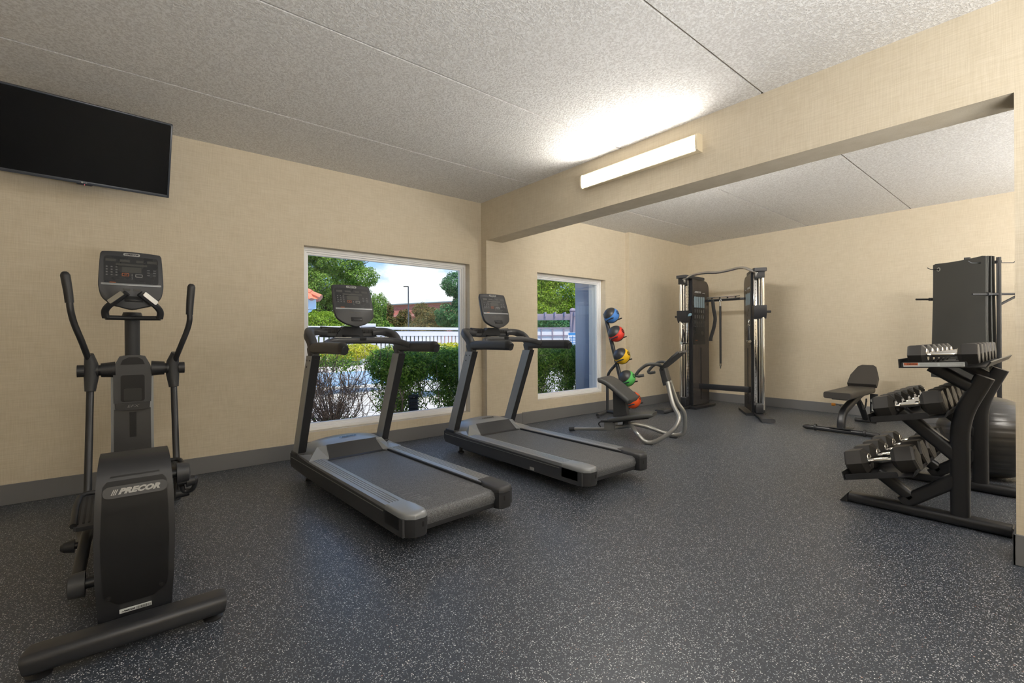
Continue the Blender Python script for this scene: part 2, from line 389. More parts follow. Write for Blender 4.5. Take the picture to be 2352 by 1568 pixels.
# ceiling: a slab with the precast planks hung under it, joints recessed
bm = B(); boxb(bm, (XW - .2, YS - .2, ZC + .012), (XE + .2, YO, ZC + .16)); ceil = struct('ceiling', bm, pbr('ceiling_joint', srgb(168, 160, 145), 0.8))
ys = [YS, -2.29, -1.07, .15, 1.37, 2.585, 3.805, YO]
for i in range(len(ys) - 1):
    for a, b_, in ((XW, XB), (XB2, XE)):
        bm = B(); boxb(bm, (a, ys[i] + .008, ZC), (b_, ys[i + 1] - .008, ZC + .0125)); o = struct('plank', bm, CEIL, ceil)
bm = B(); boxb(bm, (XW - .6, YS - .6, ZC + .16), (XE + .6, 5.12, ZC + .30)); struct('roof', bm, pbr('roof_fascia', srgb(225, 225, 228), 0.6))

# baseboards
def base(name, boxes):
    bm = B()
    for lo, hi in boxes: boxb(bm, lo, hi, .003, 1)
    struct(name, bm, BASEB)
T = .012
base('baseboard_north', [((XW, YA - T, 0), (XB, YA, .143))])
base('baseboard_alcove', [((XB, YB - T, 0), (3.98, YB, .150)), ((3.98, YB - T - .003, 0), (6.22, YB, .160)), ((6.22, YC - T, 0), (XE, YC, .150)), ((6.208, YC, 0), (6.22, YB, .15))])
base('baseboard_east', [((XE - T, YS, 0), (XE, YC, .146))])
base('baseboard_divider', [((XB - T, YS, 0), (XB, .18 + T, .155)), ((XB - T, .18, 0), (XB2 + T, .18 + T, .155)), ((XB2, YS, 0), (XB2 + T, .18 + T, .155))])
base('baseboard_west', [((XW, YS, 0), (XW + T, YA, .143))])

# windows: stepped white vinyl frame in a wallpapered reveal, one fixed pane each
def window(name, w, y0):
    x0, x1, z0, z1 = w
    y = y0 + .085
    def ringbox(bm, a, b, ya, yb, bev=.004):
        def rect(i, yy): return [bm.verts.new(p) for p in ((x0 + i, yy, z0 + i), (x1 - i, yy, z0 + i), (x1 - i, yy, z1 - i), (x0 + i, yy, z1 - i))]
        R = [rect(a, yb), rect(a, ya + bev), rect(a + bev, ya), rect(b - bev, ya), rect(b, ya + bev), rect(b, yb)]
        for i in range(6): bridge(bm, R[i], R[(i + 1) % 6])
    bm = B(); ringbox(bm, 0, .034, y, YO + .01); f = struct(name, bm, WHITE, smooth=True)
    bm = B(); ringbox(bm, .030, .052, y + .014, y + .07); o = struct('inner_frame', bm, WHITE, f, smooth=True)
    bm = B(); ringbox(bm, .048, .070, y + .028, y + .07); o = struct('glazing_bead', bm, WHITE, f, smooth=True)
    bm = B(); boxb(bm, (x0 + .06, y + .045, z0 + .06), (x1 - .06, y + .051, z1 - .06)); o = struct('pane', bm, GLASS, f)
    return f
window('window_1', W1, YA)
window('window_2', W2, YB)

# ------------------------------------------------------------------ wall lamps (the room's own, and one added as fill)
DIFF = pbr('lit_diffuser', (0.9, 0.88, 0.82, 1), 0.5, emit=(1.0, 0.965, 0.91, 1), estr=LAMP_POWER)
def wall_lamp(loc, rz, label, L=1.19):
    """back plate in the local y-z plane, facing local -x"""
    t = thing('wall_lamp', label, 'light', loc, rz)
    bm = B(); boxb(bm, (-.022, -L/2 + .006, -.066), (0, L/2 - .006, .066), .004); obj('back_plate', bm, CREAM, t)
    prof = [(-.022, .050), (-.062, .050), (-.068, .046), (-.073, .030), (-.075, 0), (-.073, -.030), (-.066, -.050), (-.058, -.054), (-.022, -.054)]
    bm = B(); prism(bm, prof, (0, -L/2 + .018, 0), (1, 0, 0), (0, 0, 1), (0, L - .036, 0)); obj('diffuser', bm, DIFF, t, ang=50, label='glowing white diffuser')
    for s in (-1, 1):
        prof2 = [(0, .068), (-.052, .068), (-.076, .058), (-.084, .030), (-.085, 0), (-.084, -.030), (-.076, -.060), (-.060, -.068), (0, -.068)]
        bm = B(); prism(bm, prof2, (0, s * L/2 - (.018 if s > 0 else 0), 0), (1, 0, 0), (0, 0, 1), (0, .018, 0), .002, 1); obj('end_cap', bm, CREAM, t)
    bm = B(); boxb(bm, (-.060, -L/2 + .01, -.067), (-.012, L/2 - .01, -.055), .003); obj('lower_rail', bm, CREAM, t)
    bm = B(); boxb(bm, (-.061, -L/2 + .01, .0505), (-.012, L/2 - .01, .066), .003); obj('upper_rail', bm, CREAM, t)
    return t
wall_lamp((XB, 2.405, 2.640), 0, 'long glowing wall lamp mounted on the beige beam below the ceiling')
DIFF = pbr('lit_diffuser_strong', (0.9, 0.88, 0.82, 1), 0.5, emit=(1.0, 0.965, 0.91, 1), estr=LAMP_POWER * 2.4)
wall_lamp((XB2, 2.6, 2.640), math.pi, 'wall lamp on the hidden far face of the beige beam')
wall_lamp((XB2, -.9, 2.640), math.pi, 'added fill lamp on the unseen alcove side of the divider wall')  # unseen lamp added to brighten the alcove

# ------------------------------------------------------------------ television on its tilted wall arm
yaw, tilt = rad(3.65), rad(25.6)
t = thing('television', 'black flat television tilted down from the wall, above the elliptical trainer', 'television', (0.229, 4.478, 2.254), yaw)
TW, TH = .965, .545
ca, sa = math.cos(tilt), math.sin(tilt)
def tvp(a, b, c=0.0): return (-TW + a, -b * sa - c * ca, b * ca - c * sa)      # a along, b up the screen, c out of the screen
TM = Matrix(((1, 0, 0), (0, -ca, -sa), (0, -sa, ca))).transposed()
def tvbox(bm, lo, hi, bev=.003):
    c = [(p + q) / 2 for p, q in zip(lo, hi)]; s = [q - p for p, q in zip(lo, hi)]
    M = Matrix(((1, 0, 0), (0, -sa, -ca), (0, ca, -sa)))   # columns: along, up, out
    box(bm, tvp(*c), s, M, bev)
bm = B(); tvbox(bm, (0, 0, -.03), (TW, TH, .0)); obj('casing', bm, BLACKP, t)
BEZ = pbr('bezel_grey', (0.055, 0.062, 0.078, 1), 0.3)
bm = B()
tvbox(bm, (0, 0, 0), (TW, .021, .008)); tvbox(bm, (0, TH - .012, 0), (TW, TH, .008)); tvbox(bm, (0, 0, 0), (.012, TH, .008)); tvbox(bm, (TW - .013, 0, 0), (TW, TH, .008))
obj('bezel', bm, BEZ, t)
bm = B(); tvbox(bm, (.008, .013, .0), (TW - .008, TH - .008, .0035), 0); obj('screen', bm, pbr('tv_screen', (0.0015, 0.0015, 0.0018, 1), 0.06), t, label='blank black screen')
bm = B(); prism(bm, [(TW/2 - .045, 0), (TW/2 + .045, 0), (TW/2 + .035, -.007), (TW/2 - .035, -.007)], tvp(0, 0, -.004), V(1, 0, 0), V(0, -sa, ca), V(0, -ca, -sa) * .014)
sb = obj('sensor_bar', bm, BLACKP, t)
bm = B(); lathe(bm, [(.0022, 0), (.0022, .001)], tvp(TW/2, -.003, .010), V(0, -ca, -sa), 10); obj('standby_light', bm, pbr('standby_red', (.8, .1, .12, 1), .4, emit=(1, .15, .2, 1), estr=1.5), t)
bm = B(); lathe(bm, [(.0062, 0), (.0062, .0008)], tvp(TW/2 - .012, .0115, .008), V(0, -ca, -sa), 20); obj('logo_disc', bm, PILL, t)
text('logo_text', 'LG', .0125, PILL, t, tvp(TW/2 + .0055, .0115, .0085), (1, 0, 0), (0, -sa, ca), .0003, bold=.0003)
bm = B()
boxb(bm, (-TW/2 - .11, .222, .10), (-TW/2 + .11, .245, .42), .004)
rod(bm, (-TW/2, .235, .26), (-TW/2, -.0 + .01, .24), .018); box(bm, tvp(TW/2, TH/2, -.045), (.3, .03, .3), Euler((tilt, 0, 0)), .004)
obj('wall_bracket', bm, SATIN, t)
# ------------------------------------------------------------------ treadmills (local x across 0-.79, y 0 rear - 1.9 front)
def logo_badge(parent, c, ax, ay, w):
    ax, ay = Vector(ax).normalized(), Vector(ay).normalized(); n = ax.cross(ay); c = Vector(c)
    bm = B(); prism(bm, rrect(w, w * .22, w * .11, 5), c, ax, ay, n * .002); b = obj('badge', bm, PILL, parent, label='pale grey oval badge')
    wordmark(b, c + n * .0022, ax, ay, w * .8, FACE, .0003)

def console(t, top, bot, wt, wb, kind):
    """rounded display head: top/bot = centre points of the face's top and lower edge (local), leaning"""
    top, bot = Vector(top), Vector(bot); ay = (top - bot).normalized(); ax = Vector((1, 0, 0)); n = ax.cross(ay)   # n faces the user (-y)
    Hh = (top - bot).length
    def outline(k=1.0, dz=0.0):
        o = []
        w1, w2 = wt / 2 * k, wb / 2 * k
        h = Hh
        ctrl = [(-w1 + .028, h), (0, h + .006), (w1 - .028, h), (w1 - .006, h - .010), (w1, h - .045), (w1 + .006, h * .50), (w1 + .004, h * .34), (w1 - .012, h * .17), (w2 + .01, h * .045), (w2 - .025, 0.004), (0, -.012), (-w2 + .025, .004), (-w2 - .01, h * .045), (-w1 + .012, h * .17), (-w1 - .004, h * .34), (-w1 - .006, h * .50), (-w1, h - .045), (-w1 + .006, h - .010)]
        P = spline([V(a, b, 0) for a, b in ctrl], 4, True)
        return [(p.x, p.y) for p in P]
    oc = outline()
    cx, cy = 0, Hh * .5
    def rg(off, k): return [bot + ax * (a * k) + ay * (cy + (b - cy) * k) + n * off for a, b in oc]
    bm = B(); loft(bm, [rg(-.055, .55), rg(-.050, .80), rg(-.030, .95), rg(-.008, 1.0), rg(.004, .995), rg(.008, .975)]); sh = obj('console_shell', bm, DARKP, t, ang=50)
    # overlay with the displays
    w1 = wt - .040
    bm = B(); prism(bm, rrect(w1, Hh * .50, .018, 4), bot + ay * (Hh * .665) + n * .0075, ax, ay, n * .0025); ov = obj('overlay', bm, FACE, sh)
    z0 = .0102
    def panel(nm, x, y, w, h, m, par=ov, r=.002):
        bm = B(); prism(bm, rrect(w * wt, h * Hh, r, 2), bot + ax * (x * wt) + ay * (y * Hh) + n * z0, ax, ay, n * .0008); return obj(nm, bm, m, sh)
    for x, w in ((-.33, .16), (-.11, .16), (.13, .12), (.33, .16)): panel('readout', x, .835, w, .045, LCD)
    panel('message_display', 0.0, .765, .50, .035, LCD)
    panel('profile_display', 0.0, .675, .31, .10, LCD)
    bm = B()
    for r_ in range(4):
        for c_ in range(3):
            prism(bm, rrect(.009, .007, .001, 1), bot + ax * (wt * (-.39 + c_ * .075)) + ay * (Hh * (.715 - r_ * .048)) + n * z0, ax, ay, n * .0008)
    for r_ in range(3):
        for c_ in range(2):
            prism(bm, rrect(.014, .005, .001, 1), bot + ax * (wt * (.27 + c_ * .10)) + ay * (Hh * (.685 - r_ * .045)) + n * z0, ax, ay, n * .0008)
    obj('keypad', bm, PRINTG, sh, kind='stuff')
    bm = B()
    for s, cxx in ((1, -.10),):
        for a, b_ in ((-.016, .0012), (.016, .0012)): prism(bm, rrect(.0022, .017, .0006, 1), bot + ax * (wt * cxx + a) + ay * (Hh * .585) + n * z0, ax, ay, n * .0008)
        for b2 in (-.008, .008): prism(bm, rrect(.033, .0022, .0006, 1), bot + ax * (wt * cxx) + ay * (Hh * .585 + b2) + n * z0, ax, ay, n * .0008)
        for a in (-.003, .003): prism(bm, rrect(.0022, .007, .0006, 1), bot + ax * (wt * cxx + a) + ay * (Hh * .585) + n * z0, ax, ay, n * .0008)
    obj('pause_key', bm, ORANGE, sh, label='orange outlined pause key')
    bm = B()
    for a in (-.016, .016): prism(bm, rrect(.0022, .017, .0006, 1), bot + ax * (wt * .115 + a) + ay * (Hh * .575) + n * z0, ax, ay, n * .0008)
    for b2 in (-.008, .008): prism(bm, rrect(.033, .0022, .0006, 1), bot + ax * (wt * .115) + ay * (Hh * .575 + b2) + n * z0, ax, ay, n * .0008)
    for k in range(3): prism(bm, [(-.003, -.002), (.003, -.002), (0, .003)], bot + ax * (wt * .005) + ay * (Hh * (.585 - k * .035)) + n * z0, ax, ay, n * .0008)
    obj('key_print', bm, PRINTW, sh, kind='stuff')
    # ledge between overlay and lower tray
    bm = B(); box(bm, bot + ay * (Hh * .405) + n * .006, (wt - .012, .016, .016), Matrix((ax, ay, n)).transposed(), .005); obj('ledge', bm, GREYP, sh)
    bm = B(); box(bm, bot + ax * (-wt * .30) + ay * (Hh * .435) + n * .011, (wt * .1, .004, .005), Matrix((ax, ay, n)).transposed(), .001); obj('ledge_mark', bm, ORANGE, sh)
    for x in (-.085, .085):
        bm = B(); prism(bm, rrect(wt * .12, Hh * .04, .002, 2), bot + ax * (x * wt) + ay * (Hh * .315) + n * .0085, ax, ay, n * .0008); obj('small_readout', bm, LCD, sh)
    bm = B(); box(bm, bot + ax * .01 + ay * (Hh * .15) + n * .006, (wt * .30, Hh * .10, .012), Matrix((ax, ay, n)).transposed(), .004); obj('socket_panel', bm, DARKVOID, sh)
    bm = B(); box(bm, bot + ax * .01 + ay * (Hh * .135) + n * .012, (wt * .24, Hh * .03, .008), Matrix((ax, ay, n)).transposed(), .002); obj('socket_flap', bm, FACE, sh)
    logo_badge(sh, bot + ay * (Hh * .955) + n * .0085, ax, ay, wt * .27)
    return sh

def treadmill(label, loc, rz, sticker=True):
    t = thing('treadmill', label, 'treadmill', loc, rz)
    W = .79
    for s in (0, 1):
        X = (lambda x: x) if s == 0 else (lambda x: W - x)
        # lower side body
        bm = B()
        prism(bm, [(.02, .092), (.10, .088), (1.52, .088), (1.86, .10), (1.885, .13), (1.885, .205), (1.84, .222), (1.5, .200), (.02, .188)], (X(.004), 0, 0), (0, 1, 0), (0, 0, 1), (.125 if s == 0 else -.125, 0, 0), .006)
        body = obj('side_rail', bm, DARKP, t)
        bm = B(); boxb(bm, (min(X(.0015), X(.006)), .24, .176), (max(X(.0015), X(.006)), 1.86, .180)); obj('trim_line', bm, SILVER, body)
        # ribbed step on top with grooves
        prof = [(.010, .186), (.010, .214)]
        for g in (.038, .056, .074, .092):
            zz = .219
            prof += [(g - .0045, zz), (g - .002, zz - .0035), (g + .002, zz - .0035), (g + .0045, zz)]
        prof += [(.116, .2195), (.131, .214), (.131, .190)]
        bm = B(); prism(bm, [(X(a) , b_) for a, b_ in prof], (0, .17, 0), (1, 0, 0), (0, 0, 1), (0, 1.29, 0)); obj('foot_step', bm, GREYP, t, ang=30)
        # rear end cap, rounded in plan, and its light cover
        def plan(ins, y0=-.02, inner=.150):
            P = [(.004 + ins, .22), (.004 + ins, .06), (.018 + ins, .012 + ins), (.055, y0 + ins), (.115, y0 - .002 + ins), (inner - .012 - ins, y0 + .012 + ins), (inner - ins, .035), (inner - ins, .13), (inner - .028, .20), (inner - .028, .22)]
            return P
        bm = B(); loft(bm, [[(X(a), b_, z) for a, b_ in plan(i)] for z, i in ((.085, .010), (.092, .002), (.120, 0), (.186, 0))]); cap = obj('end_cap', bm, BLACKP, t)
        bm = B(); loft(bm, [[(X(a), b_, z) for a, b_ in plan(i)] for z, i in ((.187, .001), (.198, 0), (.210, .002), (.2165, .006), (.221, .016))]); obj('cap_cover', bm, GREYP if s == 0 else DARKP, cap)
        bm = B(); boxb(bm, (min(X(.10), X(.110)), -.0235, .140), (max(X(.10), X(.110)), -.014, .168), .002); obj('cap_slot', bm, DARKVOID, cap)
        # upright
        bm = B()
        x0, x1 = sorted((X(.004), X(.068)))
        prism(bm, [(1.712, .215), (1.822, .215), (1.484, 1.02), (1.374, 1.02)], (x0, 0, 0), (0, 1, 0), (0, 0, 1), (x1 - x0, 0, 0), .012, 3)
        up = obj('upright', bm, GREYP, t)
        bm = B(); prism(bm, [(1.708, .215), (1.716, .215), (1.378, 1.02), (1.370, 1.02)], (x0 + .004, 0, 0), (0, 1, 0), (0, 0, 1), (x1 - x0 - .004, 0, 0), .002, 1); obj('upright_cover', bm, BLACKP, up)
        bm = B()
        for dy, zz in ((.022, .985), (.080, .985), (.066, .935)):
            yb = 1.374 + (1.02 - zz) * .42 + dy
            lathe(bm, [(.0055, 0), (.0055, .004)], (X(.003), yb, zz), (-1 if s == 0 else 1, 0, 0), 10)
        obj('bolt', bm, BLACKP, up, kind='stuff')
        # rubber collar at the foot of the upright
        bm = B(); boxb(bm, (x0 - .006, 1.690, .205), (x1 + .006, 1.850, .236), .008); obj('upright_foot', bm, BLACKP, t)
        # moulded neck that curls over to the dashboard and back to the hand rail
        bm = B()
        P = spline([(X(.036), 1.430, 1.000), (X(.036), 1.425, 1.06), (X(.036), 1.460, 1.125), (X(.038), 1.525, 1.175), (X(.066), 1.585, 1.202), (X(.12), 1.615, 1.210), (X(.20), 1.62, 1.206)], 6)
        n = len(P); sweep(bm, P, rrect(.10, .062, .026, 5), up=V(1, 0, 0), ks=[(1.0 - .5 * i / (n - 1), 1.0 + .42 * max(0, i / (n - 1) - .35) / .65) for i in range(n)]); obj('neck', bm, DARKP, t, ang=60)
        bm = B()
        P = spline([(X(.036), 1.47, 1.055), (X(.036), 1.40, 1.075), (X(.036), 1.25, 1.082), (X(.036), 1.05, 1.083), (X(.036), .885, 1.083)], 5)
        sweep(bm, P, rrect(.062, .084, .029, 5)); hr = obj('hand_rail', bm, DARKP, t, ang=60)
        bm = B(); sweep(bm, [(X(.036), .888, 1.083), (X(.036), .868, 1.083), (X(.036), .835, 1.070)], rrect(.060, .082, .028, 5), ks=[1.03, 1.03, .80]); obj('rail_end', bm, BLACKP, hr, ang=60)
    # running belt and deck
    bm = B(); prism_x(bm, [(.03, .120), (.02, .150), (.028, .182), (.052, .197), (1.52, .197), (1.52, .15), (.06, .115)], .140, .650, .0); obj('belt', bm, BELT, t, ang=50)
    for xs, sgn in ((.18, 1), (.525, -1)):
        bm = B()
        ofs = [(0, .34), (.0, .25), (.0, .19), (0, .155), (0, .13), (0, .112), (0, .098)]
        for i, (q, yy) in enumerate(ofs): boxb(bm, (xs + i * .006, yy + .10, .1970), (xs + i * .006 + .075, yy + .1045, .1976))
        obj('belt_mark', bm, PRINTG, t, smooth=False, kind='stuff')
    bm = B(); boxb(bm, (.12, .03, .092), (.67, .075, .140), .006); boxb(bm, (.12, .05, .095), (.67, 1.5, .112), .004); obj('rear_beam', bm, BLACKP, t)
    for xx in (.136, .650):
        bm = B(); boxb(bm, (xx, .17, .190), (xx + .004, 1.45, .2105)); obj('belt_edge_strip', bm, BLACKP, t)
    # motor hood: arched, with a darker recessed ramp facing the belt
    def hoodsec(y, zt, x0=.0, x1=W, zb=.12):
        P = []
        N = 12
        for i in range(N + 1):
            u = i / N; x = x0 + (x1 - x0) * u
            P.append((x, y, zt[0] + (zt[1] - zt[0]) * max(0, math.sin(math.pi * u)) ** .42))
        return [(x0, y, zb)] + P + [(x1, y, zb)]
    bm = B(); loft(bm, [hoodsec(1.574, (.225, .300), .075, .715), hoodsec(1.62, (.222, .312), .055, .735), hoodsec(1.70, (.222, .322), .05, .74), hoodsec(1.80, (.22, .318), .03, .76), hoodsec(1.875, (.20, .29), .01, .78), hoodsec(1.905, (.16, .22), .01, .78), hoodsec(1.91, (.13, .16), .02, .77, .11)])
    hood = obj('motor_hood', bm, GREYP, t, ang=60)
    bm = B()
    loft(bm, [[(.135, 1.452, .200), (.655, 1.452, .200), (.655, 1.452, .190), (.135, 1.452, .190)],
              [(.165, 1.475, .207), (.625, 1.475, .207), (.625, 1.475, .190), (.165, 1.475, .190)],
              [(.185, 1.573, .297), (.605, 1.573, .297), (.615, 1.573, .19), (.175, 1.573, .19)]])
    obj('hood_ramp', bm, BLACKP, t, ang=20)
    for s in (0, 1):
        X = (lambda x: x) if s == 0 else (lambda x: W - x)
        bm = B()
        A = [(X(.010), 1.455, .2195), (X(.131), 1.440, .2165), (X(.168), 1.474, .2085), (X(.192), 1.570, .293), (X(.120), 1.600, .285), (X(.075), 1.585, .236), (X(.010), 1.68, .226)]
        Bt = [(x, y, .15) for x, y, z in A]
        loft(bm, [Bt, A]); obj('hood_shoulder', bm, GREYP, t, ang=25)
    wordmark(hood, (W/2, 1.665, .3225), (1, 0, 0), (0, .95, .12), .15, FACE, .0008)
    # dashboard beam, trays, crossbar
    bm = B()
    P = [(x, 1.62 + .01 * math.sin(math.pi * (x - .16) / .47), 1.206 - .008 * math.sin(math.pi * (x - .16) / .47)) for x in np.linspace(.16, .63, 9)]
    sweep(bm, P, rrect(.050, .088, .020, 4), up=V(0, 0, 1)); dash = obj('dashboard', bm, DARKP, t, ang=60)
    for xc in (.235, .555):
        bm = B(); box(bm, (xc, 1.598, 1.212), (.115, .016, .034), None, .006); tr = obj('dash_tray', bm, DARKVOID, dash)
        bm = B()
        for k in range(3): box(bm, (xc - .03 + k * .03, 1.592, 1.212), (.003, .012, .030))
        obj('tray_rib', bm, BLACKP, dash, kind='stuff')
    bm = B(); loft(bm, [[(.27, 1.60, 1.155), (.52, 1.60, 1.155), (.52, 1.65, 1.155), (.27, 1.65, 1.155)], [(.29, 1.585, 1.20), (.50, 1.585, 1.20), (.50, 1.65, 1.20), (.29, 1.65, 1.20)], [(.33, 1.56, 1.25), (.46, 1.56, 1.25), (.46, 1.63, 1.25), (.33, 1.63, 1.25)]]); obj('console_neck', bm, DARKP, t)
    bm = B(); P = spline([(.052, 1.20, 1.085), (.085, 1.285, 1.112), (.16, 1.345, 1.130), (.28, 1.365, 1.134), (.395, 1.37, 1.134), (.51, 1.365, 1.134), (.63, 1.345, 1.130), (.705, 1.285, 1.112), (.738, 1.20, 1.085)], 5)
    sweep(bm, P, rrect(.046, .052, .021, 5), up=V(0, 0, 1)); cb = obj('crossbar', bm, DARKP, t, ang=60)
    bm = B()
    for a, b_ in ((.17, .30), (.49, .62)): box(bm, ((a + b_) / 2, 1.356, 1.158), (b_ - a, .018, .004), None, .001)
    obj('pulse_sensor', bm, SILVER, cb)
    bm = B(); box(bm, (.395, 1.344, 1.146), (.05, .012, .03), Euler((.4, 0, 0)), .004); obj('stop_clip', bm, BLACKP, cb)
    bm = B(); prism_x(bm, [(1.36, 1.115), (1.60, 1.165), (1.62, 1.185), (1.36, 1.13)], .33, .46, .003); obj('support_arm', bm, BLACKP, t)
    console(t, (.395, 1.585, 1.590), (.395, 1.475, 1.255), .325, .16, 'treadmill')
    # feet
    for x in (.10, .69):
        bm = B(); lathe(bm, [(.030, 0), (.030, .014), (.018, .020), (.018, .10)], (x, 1.72, 0), seg=14); obj('foot', bm, BLACKP, t)
    for x in (.25, .54):
        bm = B(); boxb(bm, (x - .03, .27, .02), (x + .03, .34, .10), .006); rod(bm, (x - .025, .30, .026), (x + .025, .30, .026), .026); obj('rear_foot', bm, BLACKP, t)
    bm = B(); boxb(bm, (.05, 1.0, .055), (.12, 1.62, .09), .008); obj('lift_frame', bm, BLACKP, t); bm = B(); boxb(bm, (.67, 1.0, .055), (.74, 1.62, .09), .008); obj('lift_frame', bm, BLACKP, t)
    if not sticker: return t
    bm = B(); boxb(bm, (.0015, .52, .096), (.004, .57, .118)); obj('side_sticker', bm, PILL, t)
    return t
treadmill('treadmill standing in front of the large window', (1.097, 2.232, 0), rad(2.8), False)
treadmill('treadmill in front of the wall between the two windows', (2.45, 2.19, 0), 0.0)
# ------------------------------------------------------------------ elliptical trainer (local origin under the machine's middle)
EX, EY = .010, 3.10
def e_(x, y, z): return V(x - EX, y - EY, z)
t = thing('elliptical_trainer', 'black elliptical cross trainer with moving arms, below the wall television', 'elliptical', (EX, EY, 0))
bm = B(); sweep(bm, [e_(-.278, 2.245, .068), e_(-.268, 2.243, .070), e_(.278, 2.243, .070), e_(.292, 2.243, .068)], rrect(.110, .072, .026, 5), ks=[.93, 1, 1, .93]); st = obj('rear_stabilizer', bm, SATIN, t, ang=50)
for x in (-.25, .255):
    bm = B(); lathe(bm, [(.034, 0), (.036, .008), (.026, .014), (.009, .018), (.009, .05)], e_(x, 2.262, 0), seg=18); obj('levelling_foot', bm, BLACKP, st)
bm = B(); sweep(bm, [e_(-.25, 4.10, .07), e_(.27, 4.10, .07)], rrect(.07, .05, .02, 4)); obj('front_stabilizer', bm, SATIN, t)
bm = B(); lathe(bm, [(.03, 0), (.03, .012), (.008, .016), (.008, .06)], e_(-.22, 4.10, 0), seg=14); lathe(bm, [(.03, 0), (.03, .012), (.008, .016), (.008, .06)], e_(.24, 4.10, 0), seg=14); obj('front_foot', bm, BLACKP, t)
# rear drive housing
prof = [(2.430, .030), (2.415, .055), (2.405, .20), (2.400, .36), (2.412, .50), (2.432, .595), (2.462, .640), (2.53, .662), (2.66, .660), (2.80, .63), (2.93, .55), (3.03, .42), (3.08, .25), (3.09, .07)]
bm = B(); prism_x(bm, [(a - EY, b) for a, b in prof], -.128, .128, .022, 4)
for v in bm.verts:
    z = v.co.z; k = 1.0 - .10 * max(0, (z - .40) / .26) ** 1.5 - .09 * max(0, (.25 - z) / .2)
    v.co.x *= k
housing = obj('drive_housing', bm, BLACKP, t, ang=50)
def hfront(z):        # y of the housing's rear-facing surface at height z
    for (a, b), (c, d) in zip(prof[:7], prof[1:8]):
        if b <= z <= d: return a + (c - a) * (z - b) / (d - b)
    return 2.42
bm = B()
rows = []
for i in range(15):
    z = .100 + (.605 - .100) * i / 14
    hw = .108 - .006 * abs(z - .35) / .2
    zz = .100 + .06
    if z > .56: hw = hw - .03 * (1 - math.sqrt(max(0, 1 - ((z - .56) / .046) ** 2)))
    if z < zz: hw = hw - .045 * (1 - math.sqrt(max(0, 1 - ((zz - z) / .06) ** 2)))
    y = hfront(z) - .0022
    rows.append([e_(EX + hw * u, y, z) for u in (-1, -.5, 0, .5, 1)])
vs = [[bm.verts.new(p) for p in r] for r in rows]
for a, b in zip(vs, vs[1:]):
    for j in range(4): bm.faces.new((a[j], a[j + 1], b[j + 1], b[j]))
r = bmesh.ops.solidify(bm, geom=bm.faces[:], thickness=-.003)
cover = obj('rear_cover', bm, BLACKP, housing, ang=50)
an = math.atan2(2.432 - 2.412, .095)
ay = V(0, math.sin(an), math.cos(an)); ax = V(1, 0, 0); nn = ax.cross(ay)
bm = B(); c0 = e_(.011, hfront(.545) - .006, .545)
prism(bm, rrect(.205, .046, .0225, 6), c0, ax, ay, nn * .003); lp = obj('logo_plate', bm, DARKP, housing)
wordmark(lp, c0 + nn * .0035, ax, ay, .155, PILL, .0006)
bm = B()
for x, z in ((-.075, .135), (.092, .138)): lathe(bm, [(.009, 0), (.009, .003), (.005, .003), (.004, .001)], e_(x, hfront(z) - .005, z), (0, -1, 0), 14)
obj('cover_screw', bm, DARKVOID, housing, kind='stuff')
bm = B(); boxb(bm, e_(-.042, 2.403, .064), e_(.059, 2.412, .077)); stk = obj('serial_sticker', bm, LABELW, housing, label='white strip with maker name and bar code')
wordmark(stk, e_(-.015, 2.4025, .0705), (1, 0, 0), (0, 0, 1), .042, FACE, .0003)
random.seed(4); bm = B(); x = .010
while x < .056:
    w = random.choice((.0006, .001, .0016)); boxb(bm, e_(x, 2.4022, .066), e_(x + w, 2.4031, .0755)); x += w + random.choice((.0007, .0011, .0016))
obj('bar_code', bm, FACE, stk, smooth=False, kind='stuff')
bm = B(); boxb(bm, e_(-.035, 3.0, .06), e_(.055, 4.08, .15), .012); obj('base_frame', bm, SATIN, t)
# ramp
for s in (-1, 1):
    bm = B(); sweep(bm, [e_(EX + s * .085, 2.98, .15), e_(EX + s * .085, 3.30, .17), e_(EX + s * .085, 3.72, .30)], rrect(.045, .02, .008, 3)); obj('ramp_track', bm, GREYP, t)
# tower
bm = B()
loft(bm, [[e_(-.112, 3.86, .06), e_(.120, 3.86, .06), e_(.120, 4.06, .06), e_(-.112, 4.06, .06)], [e_(-.104, 3.90, .50), e_(.112, 3.90, .50), e_(.112, 4.05, .50), e_(-.104, 4.05, .50)], [e_(-.104, 3.92, .955), e_(.112, 3.92, .955), e_(.108, 4.04, .955), e_(-.10, 4.04, .955)]])
tower = obj('tower', bm, GREYP, t, ang=20)
bm = B(); loft(bm, [[e_(-.092, 3.84, .08), e_(.100, 3.84, .08), e_(.100, 3.88, .08), e_(-.092, 3.88, .08)], [e_(-.088, 3.885, .70), e_(.096, 3.885, .70), e_(.096, 3.93, .70), e_(-.088, 3.93, .70)]]); obj('tower_panel', bm, SATIN, tower, ang=20)
bm = B(); boxb(bm, e_(-.012, 3.872, .18), e_(.022, 3.889, .68)); obj('lift_slot', bm, DARKVOID, tower)
bm = B(); prism(bm, [(-.090, .745), (-.092, .955), (-.086, .985), (-.062, 1.040), (-.02, 1.050), (.03, 1.050), (.070, 1.040), (.095, .985), (.102, .955), (.098, .745)], e_(0, 3.865, 0), (1, 0, 0), (0, 0, 1), (0, .15, 0), .008, 3); hd = obj('tower_head', bm, DARKP, t)
bm = B(); prism(bm, rrect(.132, .182, .016, 5), e_(.005, 3.8625, .835), (1, 0, 0), (0, 0, 1), (0, .004, 0)); obj('holder_rim', bm, DARKP, hd)
bm = B(); prism(bm, rrect(.120, .170, .013, 5), e_(.005, 3.861, .837), (1, 0, 0), (0, 0, 1), (0, .004, 0)); obj('bottle_pocket', bm, DARKVOID, hd)
